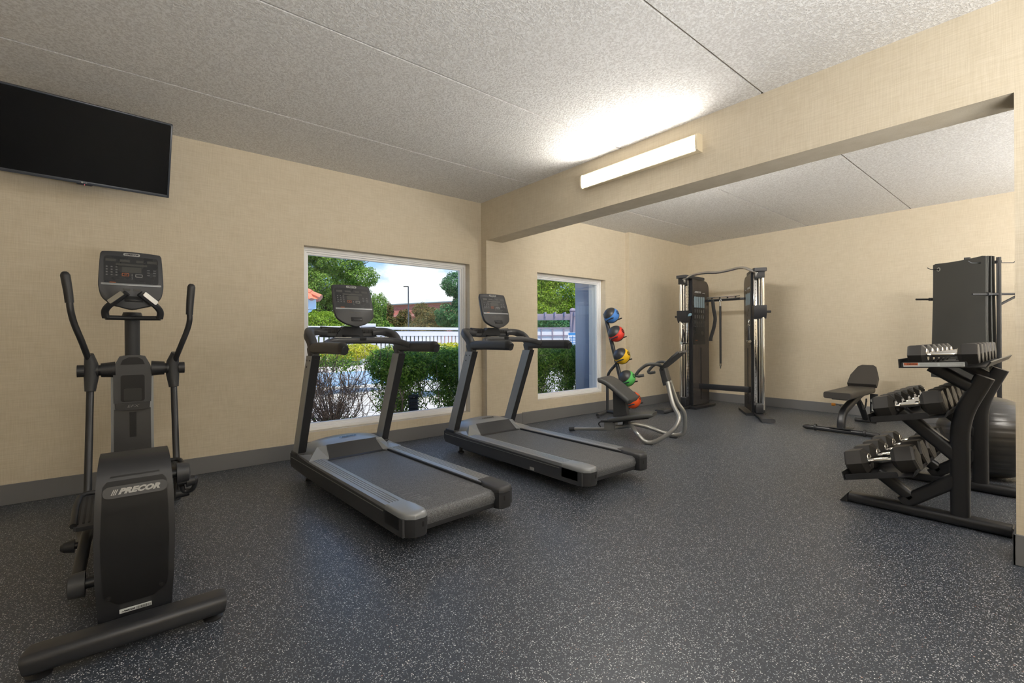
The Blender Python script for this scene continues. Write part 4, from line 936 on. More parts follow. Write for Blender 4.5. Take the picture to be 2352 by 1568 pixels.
# accessory rail between towers
a, b = wL(.50, .085, 1.735), wR(.50, .085, 1.735); d = (b - a).normalized(); Mx = Matrix((d, V(0, 0, 1).cross(d), V(0, 0, 1))).transposed(); L = (b - a).length; mid = (a + b) / 2
bm = B(); box(bm, mid, (L, .05, .035), Mx, .005); ar = obj('accessory_rail', bm, SATIN, t)
bm = B(); rod(bm, a + V(-.07, 0, .045) + d * .05, b + V(-.07, 0, .045) - d * .05, .008, 10); obj('rail_rod', bm, CHROME, ar)
bm = B(); box(bm, mid + V(-.035, 0, .022), (L - .12, .06, .006), Mx @ Euler((.35, 0, 0)).to_matrix(), .001); obj('rail_tray', bm, SILVER, ar)
bm = B()
for k in range(4): box(bm, a + d * (L * (.2 + .2 * k)) + V(-.04, 0, .03), (.006, .05, .03), Mx, .001)
obj('rail_hook', bm, BLACKP, ar, kind='stuff')
a2, b2 = wL(.30, .06, .345), wR(.30, .06, .345); d2 = (b2 - a2).normalized(); M2 = Matrix((d2, V(0, 0, 1).cross(d2), V(0, 0, 1))).transposed()
bm = B(); box(bm, (a2 + b2) / 2, ((b2 - a2).length, .05, .085), M2, .006); obj('lower_brace', bm, SATIN, t)
# attachments hanging from the rail
p = a + d * (L * .42) + V(-.05, 0, -.02) + V(FX, FY, 0)
tt = thing('pull_down_bar', 'short straight black bar with chrome ends hanging from the cable machine rail', 'bar', p)
bm = B(); rod(bm, (0, 0, -.08), (0, 0, -1.00), .017, 14); obj('bar_sleeve', bm, RUBBER, tt)
bm = B(); rod(bm, (0, 0, -.01), (0, 0, -.08), .014, 14); tube(bm, spline([(0, 0, -.01), (0, -.012, .01), (0, 0, .035), (0, .012, .01)], 4, True), .004, 8, closed=True); lathe(bm, [(.016, -1.00), (.016, -1.04), (.010, -1.045), (.010, -1.075), (.004, -1.08)], (0, 0, 0), (0, 0, 1), 14); obj('bar_end', bm, CHROME, tt)
p = a + d * (L * .22) + V(-.05, 0, -.02) + V(FX, FY, 0)
tt = thing('ankle_strap', 'black fabric strap hanging from the left of the cable machine rail', 'strap', p)
bm = B(); sweep(bm, spline([(0, 0, .02), (0, -.015, -.12), (-.01, -.045, -.26), (-.01, -.035, -.36), (0, -.010, -.45), (0, .030, -.58), (0, .035, -.64)], 5), rrect(.008, .058, .003, 2), up=V(0, 1, 0)); obj('strap_band', bm, RUBBER, tt, ang=60)
bm = B(); tube(bm, spline([(0, -.02, .0), (0, 0, .03), (0, .02, .0), (0, 0, -.015)], 4, True), .004, 8, closed=True); obj('strap_ring', bm, CHROME, tt)

# ------------------------------------------------------------------ dumbbell rack
RKX, RKY = 4.33, .55
t = thing('dumbbell_rack', 'black three tier steel dumbbell rack beside the divider wall', 'rack', (RKX, RKY, 0))
def r_(x, y, z): return V(x - RKX, y - RKY, z)
for X in (3.86, 4.82):
    fr = None
    bm = B(); sweep(bm, [r_(X, .985, .035), r_(X, .22, .035)], rrect(.10, .060, .022, 5)); 
    base_ = obj('base_rail', bm, SATIN, t, ang=50)
    for yy, s in ((.99, 1), (.215, -1)):
        bm = B(); prism(bm, [(0, 0), (s * .045, 0), (0, .06)], r_(X - .049, yy, .004), (0, 1, 0), (0, 0, 1), (.098, 0, 0), .004); obj('rail_tip', bm, BLACKP, base_)
    bm = B(); P = fillet([r_(X, .432, .06), r_(X, .432, .65), r_(X, .325, .905)], .12, 6)
    sweep(bm, P, rrect(.075, .088, .022, 4), up=V(0, 1, 0)); up_ = obj('upright', bm, SATIN, t, ang=50)
    for nm, a, b, w_ in (('low_diagonal', (.70, .068), (.432, .285), .080), ('low_arm', (.83, .240), (.655, .110), .070), ('middle_arm', (.705, .655), (.445, .415), .078), ('top_arm', (.560, .958), (.385, .840), .070)):
        bm = B(); sweep(bm, [r_(X, *a), r_(X, *b)], rrect(.072, w_, .020, 4), up=V(0, 1, 0)); obj('tray_arm' if 'arm' in nm else 'diagonal_brace', bm, SATIN, t, ang=50)
tiers = [dict(y=.495, z=1.034, tilt=3, r=.069, L=.310, n=6, x0=3.765, dx=.180, ty=.50, tz=.968, w=.34), dict(y=.655, z=.715, tilt=13, r=.080, L=.345, n=6, x0=3.775, dx=.190, ty=.66, tz=.638, w=.33), dict(y=.795, z=.335, tilt=16, r=.091, L=.375, n=5, x0=3.79, dx=.225, ty=.80, tz=.248, w=.33)]
X0, X1 = 3.655, 5.03
for ti in tiers:
    a = rad(ti['tilt']); D = V(0, -math.cos(a), math.sin(a)); U = V(0, math.sin(a), math.cos(a)); c = r_(0, ti['ty'], ti['tz'])
    w = ti['w']
    Z = D * 0
    ax_, ay_, z_ = c, D, U
    bm = B(); prof_ = [(-w/2 - .012, .045), (-w/2 - .012, -.010), (w/2 + .03, -.010), (w/2 + .05, .020), (w/2 + .044, .024), (w/2 + .026, -.004), (-w/2 - .006, -.004), (-w/2 - .006, .045)]
    o0 = c + V(X0 + RKX - RKX, 0, 0)
    o0 = V(X0 - RKX, c.y, c.z)
    prism(bm, [(p_, q_2) for p_, q_2 in prof_], o0, D, U, V(X1 - X0, 0, 0), .0015, 1); tr = obj('tray', bm, SATIN, t, ang=30)
    bm = B(); prism(bm, rrect(w * .86, .034, .010, 3), o0 + D * (-.022) + U * .010 + V(-.004, 0, 0), D, U, V(.006, 0, 0), .001, 1); lip = obj('end_lip', bm, SATIN, tr)
    if ti['tilt'] == 3:
        cc = o0 + D * (-.022) + U * .010 + V(-.0045, 0, 0)
        bm = B(); prism(bm, rrect(w * .80, .024, .001, 1), cc, D, U, V(-.0008, 0, 0)); lb = obj('warning_label', bm, LABELW, lip, label='warning label strip')
        bm = B(); prism(bm, rrect(.066, .015, .001, 1), cc + D * (-w * .40 + .036) + U * .0035 + V(-.0009, 0, 0), D, U, V(-.0006, 0, 0)); obj('warning_patch', bm, pbr('warning_orange', srgb(205, 105, 60), .5), lb)
        text('warning_text', 'WARNING', .0105, FACE, lb, cc + D * (-w * .40 + .041) + U * .0035 + V(-.0018, 0, 0), D, U, .0003, bold=.0003, squash=.92)
        bm = B(); prism(bm, [(-.0035, -.003), (.0035, -.003), (0, .0035)], cc + D * (-w * .40 + .008) + U * .0035 + V(-.0016, 0, 0), D, U, V(-.0003, 0, 0))
        for k in range(4):
            for q0, q1 in ((-.06, .02), (.03, .13)): prism(bm, [(q0, -.008 + k * .0048), (q1, -.008 + k * .0048), (q1, -.0068 + k * .0048), (q0, -.0068 + k * .0048)], cc + V(-.0008, 0, 0), D, U, V(-.0005, 0, 0))
        obj('label_print', bm, PRINTG, lb, smooth=False, kind='stuff')
# dumbbells: one per tier, then copied along it
HEADM = pbr('hex_rubber', (0.036, 0.034, 0.032, 1), .45, grain=.2, gscale=500)
names = ['nearest', 'second', 'third', 'fourth', 'fifth', 'sixth']
for ti, tn in zip(tiers, ('top', 'middle', 'bottom')):
    a = rad(ti['tilt']); r, L = ti['r'], ti['L']; hl = L * {'top': .275, 'middle': .315, 'bottom': .33}[tn]
    root = thing('dumbbell', '', 'dumbbell', (ti['x0'], ti['y'], ti['z']), 0, f'dumbbells on the {tn} tier of the rack'); root.rotation_euler = (-a, 0, 0)
    for s in (-1, 1):
        bm = B()
        hexr = lambda y, k: [(r * k * math.cos(rad(60 * i)), y, r * k * math.sin(rad(60 * i)) ) for i in range(6)]
        y0, y1 = s * (L / 2 - hl), s * L / 2
        loft(bm, [hexr(y0, .60), hexr(y0 + s * hl * .22, 1.0), hexr(y1 - s * .012, 1.0), hexr(y1, .90)])
        es = [e for e in bm.edges if e.calc_face_angle(0) > .5]
        bmesh.ops.bevel(bm, geom=es, offset=.005, segments=2, profile=.5, affect='EDGES')
        hd = obj('dumbbell_head', bm, HEADM, root, ang=30)
        bm = B(); lathe(bm, [(r * .50, -.004), (r * .56, 0), (r * .50, .004)], (0, y0, 0), (0, 1, 0), 20); obj('chrome_ring', bm, CHROME, hd)
        bm = B(); lathe(bm, [(r * .58, 0), (r * .58, .0015)], (0, y1 - s * .0005, 0), (0, s, 0), 20); obj('end_disc', bm, BLACKP, hd)
    bm = B(); g = L / 2 - hl
    lathe(bm, [(.012, -g - .002), (.012, -g + .012), (.0155, -g + .018), (.0165, -g * .5), (.0175, 0), (.0165, g * .5), (.0155, g - .018), (.012, g - .012), (.012, g + .002)], (0, 0, 0), (0, 1, 0), 18); obj('handle', bm, CHROME, root)
    for i in range(ti['n']):
        lab = f'hex dumbbell with chrome handle, {names[i]} from the near end of the {tn} rack tier'
        if i == 0: root['label'] = lab; continue
        dup(root, (ti['x0'] + i * ti['dx'], ti['y'], ti['z']), label=lab, rot=root.rotation_euler)

# ------------------------------------------------------------------ exercise mats on their stand
P0 = Vector((6.655, .543, 0)); AW = Vector((.636, .772, 0)).normalized(); PN = Vector((-.772, .636, 0)).normalized()    # AW along the mat, PN out of it
ms = thing('mat_stand', 'black mat stand with hooks behind the dumbbell rack', 'stand', (P0.x, P0.y, 0))
def m_(a, n, z): return AW * a + PN * n + V(0, 0, z)
MATM = pbr('black_foam_mat', (0.050, 0.050, 0.046, 1), .60, grain=.5, gscale=120, vary=.12, vscale=3)
for i in range(4):
    off = -.022 * i
    mt = thing('exercise_mat', ['black foam exercise mat hanging foremost on the mat stand', 'black exercise mat hanging second from the front on the mat stand', 'black exercise mat hanging third from the front on the mat stand', 'black exercise mat hanging rearmost on the mat stand'][i], 'mat', P0 + PN * off, 0, 'exercise mats on the stand')
    bm = B(); nu, nv = 18, 22; W_, H_ = .585, 1.28
    grid = []
    for j in range(nv + 1):
        v = j / nv; row = []
        for k in range(nu + 1):
            u = k / nu; z = 1.955 - H_ * v
            if v < .03: z -= .0
            aa = W_ * u + (v ** 2) * (.05 * (u - .2)) * (1 if i == 0 else .3)
            nn_ = .010 * math.sin(u * 5 + i * 1.3) * (.3 + v) + .012 * math.sin(3 * v + i) * v
            sag = -.012 * math.sin(math.pi * u) * (1 - v) ** 3
            cr_ = 0
            e0 = min(u, 1 - u) * W_; 
            if v < .04 and e0 < .03: cr_ = -.012 * (1 - e0 / .03)
            row.append(bm.verts.new(m_(aa, nn_, z + sag + cr_)))
        grid.append(row)
    for j in range(nv):
        for k in range(nu): bm.faces.new((grid[j][k], grid[j][k + 1], grid[j + 1][k + 1], grid[j + 1][k]))
    bmesh.ops.recalc_face_normals(bm, faces=bm.faces); bmesh.ops.solidify(bm, geom=bm.faces[:], thickness=.011)
    obj('mat_sheet', bm, MATM, mt, ang=60)
    for a in (.055, .515):
        bm = B(); lathe(bm, [(.012, -.008), (.0225, -.007), (.0235, 0), (.0225, .007), (.012, .008)], m_(a, .0 + .004, 1.885), PN, 20); gr = obj('eyelet', bm, SILVER, mt, label='silver eyelet')
        bm = B(); lathe(bm, [(.0125, -.0085), (.0125, .0088)], m_(a, .004, 1.885), PN, 16); obj('eyelet_hole', bm, DARKVOID, gr)
bm = B(); sweep(bm, [m_(.30, -.10, .03), m_(.30, -.10, 1.98)], rrect(.05, .05, .01, 3), up=V(0, 1, 0)); boxp = obj('stand_post', bm, SATIN, ms)
bm = B(); sweep(bm, [m_(.30, -.45, .03), m_(.30, .30, .03)], rrect(.06, .05, .015, 3)); sweep(bm, [m_(-.02, -.10, .03), m_(.62, -.10, .03)], rrect(.06, .05, .015, 3)); obj('stand_base', bm, SATIN, ms)
bm = B(); sweep(bm, [m_(-.02, -.10, .04), m_(-.02, -.10, 1.93)], rrect(.035, .035, .01, 3), up=V(0, 1, 0)); obj('side_post', bm, SATIN, ms)
bm = B(); sweep(bm, [m_(-.03, -.10, 1.885), m_(.57, -.10, 1.885)], rrect(.04, .03, .008, 3)); sweep(bm, [m_(-.03, -.10, 1.56), m_(.62, -.10, 1.56)], rrect(.04, .03, .008, 3)); obj('cross_arm', bm, SATIN, ms)
for a in (.055, .515):
    bm = B(); tube(bm, fillet([m_(a, -.36, 1.91), m_(a, -.33, 1.885), m_(a, .10, 1.885), m_(a, .135, 1.905)], .01, 3), .004, 8); obj('hook_pin', bm, SATIN, ms)
for a, z in ((.62, 1.56), (-.02, 1.56)):
    bm = B(); rod(bm, m_(a, -.34, z), m_(a, .17, z), .011, 12); rod(bm, m_(a, -.02, z), m_(a, .02, z), .018, 12); obj('peg', bm, SATIN, ms)
bm = B(); rod(bm, m_(-.02, -.36, 1.58), m_(-.02, -.12, 1.46), .012, 10); obj('peg_brace', bm, SATIN, ms)

# ------------------------------------------------------------------ exercise ball
bt = thing('exercise_ball', 'large black ribbed exercise ball behind the dumbbell rack', 'exercise ball', (5.37, .43, .325))
prof = []
for i in range(97):
    la = -90 + 180 * i / 96; r = .325
    if abs(la) < 62 and i % 6 == 0: r -= .0035
    prof.append((r * math.cos(rad(la)), r * math.sin(rad(la))))
bm = B(); lathe(bm, prof, (0, 0, 0), V(.10, .06, 1).normalized(), 56); obj('ball_skin', bm, pbr('ball_vinyl', (0.030, 0.029, 0.028, 1), .30, coat=.15), bt, ang=80)
bm = B(); lathe(bm, [(.014, -.002), (.012, .004)], (0, 0, 0), V(.10, .06, 1).normalized(), 14)
for v in bm.verts: v.co += V(.10, .06, 1).normalized() * .324
obj('valve_plug', bm, RUBBER, bt)
# ------------------------------------------------------------------ outside
def outp(u, D, z):           # a point at distance D along the view's heading, seen in the direction u of the photograph
    l = (u - 1176) / 1060 * D
    return Vector((_fw.x * D + _r0.x * l, _fw.y * D + _r0.y * l, z))
GZ = -.10
PAVE = pbr('pale_paving', srgb(205, 198, 190), .8, vary=.08, vscale=3)
bm = B(); boxb(bm, (-60, YO, GZ - .2), (120, 120, GZ)); struct('ground', bm, pbr('lawn_ground', srgb(96, 110, 60), .9, vary=.2, vscale=2))
bm = B(); boxb(bm, (-10, YO, GZ - .01), (20, 7.05, GZ + .01)); struct('planting_bed', bm, pbr('mulch', srgb(92, 80, 72), .95, vary=.25, vscale=20))
bm = B(); boxb(bm, (-14, 7.05, GZ), (26, 20.5, GZ + .03)); deck = struct('pool_deck', bm, PAVE)
bm = B()
boxb(bm, (-2.0, 11.6, GZ + .03), (12.0, 16.6, GZ + .034)); 
WATER = pbr('pool_water', srgb(40, 160, 215), .05, vary=.18, vscale=4); struct('pool_water', bm, WATER)
bm = B(); boxb(bm, (-2.3, 11.3, GZ + .02), (12.3, 11.6, GZ + .06)); boxb(bm, (-2.3, 16.6, GZ + .02), (12.3, 16.9, GZ + .06)); boxb(bm, (-2.3, 11.6, GZ + .02), (-2.0, 16.6, GZ + .06)); boxb(bm, (12.0, 11.6, GZ + .02), (12.3, 16.6, GZ + .06)); struct('pool_coping', bm, pbr('coping', srgb(225, 220, 212), .7))

LEAF1 = mat_leaf('hedge_leaf', (.055, .15, .02), (.34, .56, .08))
LEAFY = mat_leaf('yellow_hedge_leaf', (.34, .40, .03), (.80, .72, .07))
LEAFT = mat_leaf('tree_leaf', (.08, .19, .03), (.36, .52, .08))
LEAFD = mat_leaf('dark_tree_leaf', (.03, .12, .06), (.15, .34, .11))
LEAFM = mat_leaf('magnolia_leaf', (.05, .09, .03), (.38, .26, .08))
LEAFB = mat_leaf('bright_tree_leaf', (.10, .22, .015), (.46, .62, .05))
BARK = pbr('bark', (0.10, 0.075, 0.055, 1), .9, vary=.2, vscale=12)
TWIG = pbr('grey_twig', (0.30, 0.21, 0.165, 1), .85)
def leafcloud(name, blobs, n, size, mat, parent, seed, shell=.55, holes=0.0):
    """blobs: (cx, cy, cz, rx, ry, rz). Folded diamond leaves scattered in the outer part of each blob"""
    rng = np.random.default_rng(seed); bl = np.array(blobs, float)
    vol = bl[:, 3] * bl[:, 4] * bl[:, 5]; k = rng.choice(len(bl), n, p=(vol ** .8) / (vol ** .8).sum())
    d = rng.normal(size=(n, 3)); d /= np.linalg.norm(d, axis=1)[:, None]
    r = shell + (1 - shell) * rng.random(n) ** .7
    r *= 1 + .16 * np.sin(d[:, 0] * 7 + k) * np.cos(d[:, 2] * 6 + 2 * k)
    C = bl[k, :3] + d * bl[k, 3:] * r[:, None]
    nrm = d + rng.normal(size=(n, 3)) * .75 + np.array([0, 0, .5]); nrm /= np.linalg.norm(nrm, axis=1)[:, None]
    t1 = np.cross(nrm, rng.normal(size=(n, 3))); t1 /= np.linalg.norm(t1, axis=1)[:, None]; t2 = np.cross(nrm, t1)
    s = size * (.6 + .8 * rng.random(n))[:, None]
    vs = np.stack([C - t1 * s, C + t2 * s * .42 + nrm * s * .10, C + t1 * s, C - t2 * s * .42 + nrm * s * .10], axis=1).reshape(-1, 3)
    me = bpy.data.meshes.new(name); me.vertices.add(4 * n); me.vertices.foreach_set('co', vs.ravel())
    me.loops.add(4 * n); me.loops.foreach_set('vertex_index', np.arange(4 * n, dtype=np.int32)); me.polygons.add(n)
    me.polygons.foreach_set('loop_start', np.arange(0, 4 * n, 4, dtype=np.int32)); me.update(calc_edges=True); me.validate()
    return finish(name, me, mat, parent, smooth=False, kind='stuff')
def branches(bm, base, tips, r0, rng, sub=2, jit=.12):
    for tip in tips:
        a, b = Vector(base), Vector(tip); mid = (a + b) / 2 + Vector(rng.normal(size=3) * jit * (b - a).length)
        P = spline([a, mid, b], 4); n = len(P); tube(bm, P, r0, 5, ks=[1 - .8 * i / (n - 1) for i in range(n)])
        for _ in range(sub):
            k = int(rng.integers(2, n - 1)); q = P[k]; e2 = q + Vector(rng.normal(size=3)) * (b - a).length * .22 + (b - a) * .18
            tube(bm, [q, (q + e2) / 2 + Vector(rng.normal(size=3)) * .02, e2], r0 * .4, 4, ks=[1, .7, .3])
# clipped hedge just outside the windows
hx = [(1.25, 'twiggy', .62), (2.00, 'twiggy', .72), (2.90, 'full', 1.05), (3.78, 'full', 1.05), (4.66, 'full', 1.03), (5.50, 'full', 1.0), (6.35, 'full', 1.0)]
hl_ = ['bare twiggy hedge shrub outside the left of the large window', 'twiggy hedge shrub with few leaves, behind the middle of the near treadmill', 'green hedge shrub outside the middle of the large window', 'green hedge shrub outside the right end of the large window', 'green hedge shrub outside between the two windows', 'green hedge shrub outside the left of the small window', 'green hedge shrub outside at the corner of the stucco wall']
for i, (x, kd, top_) in enumerate(hx):
    rng = np.random.default_rng(50 + i); y = 6.05 + .08 * math.sin(i * 2)
    sh = thing('hedge_shrub', hl_[i], 'hedge', (x, y, GZ), 0)
    bm = B(); tips = [(rng.uniform(-.5, .5), rng.uniform(-.25, .25), rng.uniform(.45, 1.12)) for _ in range(80 if kd == 'twiggy' else 22)]
    branches(bm, (0, 0, 0), tips, .0075 if kd == 'twiggy' else .010, rng, 9 if kd == 'twiggy' else 3, .16); obj('twigs', bm, TWIG, sh, kind='stuff')
    bm = B(); tube(bm, [(0, 0, -.05), (.02, 0, .25)], .022, 6); obj('stem', bm, BARK, sh)
    if kd == 'twiggy':
        leafcloud('foliage', [(-.1, 0, .98, .46, .26, .14), (.2, .1, .90, .3, .2, .12), (0, -.05, .10, .46, .25, .16)], 1600, .020, LEAF1, sh, 90 + i, .2)
    else:
        leafcloud('foliage', [(-.22, 0, .90, .28, .34, .24), (.22, .02, .88, .30, .34, .26), (0, 0, .78, .46, .34, .26), (0, .05, .98, .44, .30, .14)], 12000, .020, LEAF1, sh, 90 + i, .45)
        leafcloud('low_foliage', [(0, 0, .45, .44, .28, .40)], 4000, .020, LEAF1, sh, 190 + i, .15)
# yellow-green hedge behind
for i, (u, D, w) in enumerate(((735, 10.0, .9), (965, 9.6, 1.0), (1010, 9.9, .7), (800, 10.4, .7))):
    c = outp(u, D, GZ); sh = thing('yellow_hedge_shrub', ['yellow green clipped shrub beyond the twiggy hedge, at the left', 'yellow green clipped shrub beyond the right hand rail of the near treadmill', 'yellow green clipped shrub beside the white fence, at the right of the large window', 'yellow green clipped shrub behind the dashboard of the near treadmill'][i], 'shrub', c)
    leafcloud('foliage', [(0, 0, .93, w, .5, .17), (.3, 0, 1.0, w * .6, .4, .15), (-.3, 0, .95, w * .6, .4, .15)], 6000, .027, LEAFY, sh, 300 + i, .75)
    bm = B(); branches(bm, (0, 0, 0), [(rng.uniform(-.5, .5), rng.uniform(-.3, .3), .7) for _ in range(6)], .015, rng); obj('stem', bm, BARK, sh)
# ribbed post light by the hedge
c = outp(949, 6.2, GZ)
gl = thing('garden_bollard', 'low dark ribbed bollard light on the paving outside the large window', 'bollard', c)
bm = B(); pr = [(.07, 0), (.07, .03)]
for k in range(10): pr += [(.074, .05 + k * .040), (.058, .064 + k * .040), (.058, .082 + k * .040)]
pr += [(.074, .46), (.07, .485), (.02, .495)]
lathe(bm, pr, (0, 0, 0), seg=20); obj('ribbed_body', bm, BLACKP, gl)
# white balustrade fence with posts
FW = pbr('white_fence_paint', srgb(226, 222, 224), .6)
fy = 21.0
fn = thing('white_fence', 'long white balustrade fence beyond the pool', 'fence', (8, fy, GZ))
bm = B(); boxb(bm, (-22, -.09, 1.66), (15.0 - 8, .09, 1.80), .01); obj('top_rail', bm, FW, fn)
bm = B(); boxb(bm, (-22, -.05, 1.36), (7, .05, 1.60)); obj('upper_board', bm, FW, fn)
bm = B(); boxb(bm, (-22, -.05, .30), (7, .05, .55)); obj('lower_board', bm, FW, fn)
b0 = None
k = 0
x = -13.0
while x < 6.8:
    if b0 is None:
        bm = B(); boxb(bm, (-.075, -.03, .5), (.075, .03, 1.40)); b0 = obj('baluster', bm, FW, fn, smooth=False); b0.location = (x, 0, 0)
    else:
        c2 = b0.copy(); COL.objects.link(c2); c2.location = (x, 0, 0)
    x += .22; k += 1
for x in (-19, -14.5, -10, -5.0, .5, 6.6):
    bm = B(); boxb(bm, (x - .26, -.20, 0), (x + .26, .20, 1.72), .01); boxb(bm, (x - .34, -.26, 1.80), (x + .34, .26, 1.94), .01); boxb(bm, (x - .30, -.23, 1.70), (x + .30, .23, 1.80), .01); obj('fence_post', bm, FW, fn)
# trees
def tree(label, u, D, blobs, n, size, mat, seed, trunk=.18, grp=None):
    c = outp(u, D, GZ); tr = thing('tree', label, 'tree', c, 0, grp); rng = np.random.default_rng(seed)
    B2 = [(a * _r0.x, a * _r0.y, z, rx, rx * .9, rz) for a, z, rx, rz in blobs]
    leafcloud('crown', B2, n, size, mat, tr, seed, .62)
    zmin = min(z - rz * .5 for a, z, rx, rz in blobs); a0 = sum(a for a, *_ in blobs) / len(blobs)
    bm = B(); tube(bm, [(0, 0, 0), (a0 * _r0.x * .3, a0 * _r0.y * .3, zmin * .6), (a0 * _r0.x * .6, a0 * _r0.y * .6, zmin + .4)], trunk, 8, ks=[1, .8, .6])
    branches(bm, (a0 * _r0.x * .6, a0 * _r0.y * .6, zmin), [b[:3] for b in B2], trunk * .45, rng, 4); obj('trunk', bm, BARK, tr, ang=70)
    return tr
tree('large green tree beyond the fence, at the left of the large window', 745, 27, [(-1.6, 5.2, 1.6, 1.3), (.2, 4.3, 1.5, 1.2), (1.4, 3.6, 1.3, 1.0), (-.6, 3.0, 1.4, 1.0), (2.2, 4.8, 1.0, .7), (-2.6, 3.8, 1.5, 1.4), (1.0, 5.8, 1.4, 1.0), (2.6, 3.0, .7, .6), (-.8, 6.8, 1.7, 1.2)], 75600, 0.063, LEAFT, 11, .22)
tree('low bright green tree under the large tree, left of the near treadmill console', 735, 24, [(-.9, 2.0, 1.0, .9), (.3, 1.9, .9, .8), (1.2, 1.7, .8, .7), (-1.9, 1.8, .8, .8)], 25200, 0.052, LEAFB, 12, .10)
tree('light green leafy tree right of the near treadmill console', 866, 26, [(-.2, 2.2, .75, .8), (.3, 1.7, .7, .6), (.1, 3.1, .5, .7), (-.5, 1.6, .7, .6)], 16200, 0.052, LEAFT, 13, .10)
tree('tall blue green tree at the right edge of the large window', 1066, 30, [(-.4, 4.7, 1.1, .9), (.8, 3.9, 1.4, 1.2), (-.8, 2.6, 1.1, .9), (.5, 1.9, 1.4, 1.0), (1.2, 5.8, 1.4, 1.2), (0, 3.5, .8, .7)], 43200, 0.067, LEAFD, 14, .18)
tree('dark bronze magnolia, leftmost before the brick building', 889, 40, [(0, 3.5, .60, .9), (0, 2.4, .95, 1.0), (-.1, 1.4, 1.0, .9)], 12600, 0.074, LEAFM, 15, .12, 'magnolias before the brick building')
tree('dark magnolia before the brick building, beside the lamp post', 928, 42, [(0, 3.0, .70, .9), (0, 2.0, .90, 1.0), (0, 1.2, .9, .8)], 12600, 0.074, LEAFM, 16, .12, 'magnolias before the brick building')
tree('widest bronze magnolia, right of the lamp post', 982, 41, [(-.6, 3.7, .8, .7), (.2, 3.0, 1.4, 1.0), (-.2, 1.9, 1.8, 1.1), (.9, 2.4, 1.1, .9)], 25200, 0.074, LEAFM, 17, .14, 'magnolias before the brick building')
tree('bright yellow green tree seen through the small window', 1270, 33, [(-1.5, 4.8, 1.8, 1.5), (.5, 4.5, 1.8, 1.6), (-.4, 3.0, 2.0, 1.3), (1.2, 2.8, 1.5, 1.3), (-2.0, 2.4, 1.5, 1.3), (.2, 6.0, 1.5, 1.1)], 61200, 0.074, LEAFB, 18, .2)
tree('dark tree behind the pergola, seen through the small window', 1290, 27, [(-2, 1.8, 1.3, 1.0), (0, 1.7, 1.4, .9), (1.5, 1.8, 1.3, 1.0)], 25200, 0.059, LEAFD, 19, .15)
# brick building far behind
c = outp(905, 72, GZ); c2 = outp(1060, 66, GZ)
bd = thing('brick_building', 'long red brick building with a grey roof edge far behind the magnolias', 'building', (c + c2) / 2, math.atan2((c2 - c).y, (c2 - c).x))
m, tn_, b_ = nodes_of('red_brick'); N = tn_.nodes.new
bk = N('ShaderNodeTexBrick'); bk.inputs['Scale'].default_value = 1.0; bk.inputs['Brick Width'].default_value = .5; bk.inputs['Row Height'].default_value = .18; bk.inputs['Mortar Size'].default_value = .015
bk.inputs['Color1'].default_value = srgb(205, 118, 104); bk.inputs['Color2'].default_value = srgb(192, 104, 92); bk.inputs['Mortar'].default_value = srgb(205, 150, 138)
tcn = N('ShaderNodeTexCoord'); mpp = N('ShaderNodeMapping'); mpp.inputs['Rotation'].default_value = (math.pi / 2, 0, 0); tn_.links.new(tcn.outputs['Object'], mpp.inputs[0]); tn_.links.new(mpp.outputs[0], bk.inputs['Vector']); tn_.links.new(bk.outputs[0], b_.inputs['Base Color']); b_.inputs['Roughness'].default_value = .85
bm = B(); boxb(bm, (-14, 0, 0), (13, 8, 6.40)); wl = obj('brick_wall', bm, m, bd, smooth=False)
bm = B(); boxb(bm, (-14.2, -.25, 4.55), (13.2, .0, 4.9)); obj('ledge', bm, pbr('ledge_brick', srgb(205, 140, 128), .8), wl)
bm = B(); boxb(bm, (-14.3, -.3, 6.40), (13.3, 8.2, 6.56)); obj('roof_edge', bm, pbr('roof_edge_grey', srgb(140, 150, 158), .5), bd)
# lamp post
c = outp(938.5, 34, GZ); lp_ = thing('street_lamp', 'tall thin grey street lamp before the brick building', 'lamp post', c)
bm = B(); tube(bm, [(0, 0, 0), (0, 0, 5.05)], .060, 10, ks=[1, .7]); obj('lamp_pole', bm, pbr('galvanised', srgb(92, 94, 104), .5), lp_)
bm = B(); box(bm, (-.17 * _r0.x, -.17 * _r0.y, 5.05), (.36, .14, .05), Euler((0, 0, math.atan2(_r0.y, _r0.x))), .01); obj('lamp_head', bm, SATIN, lp_)
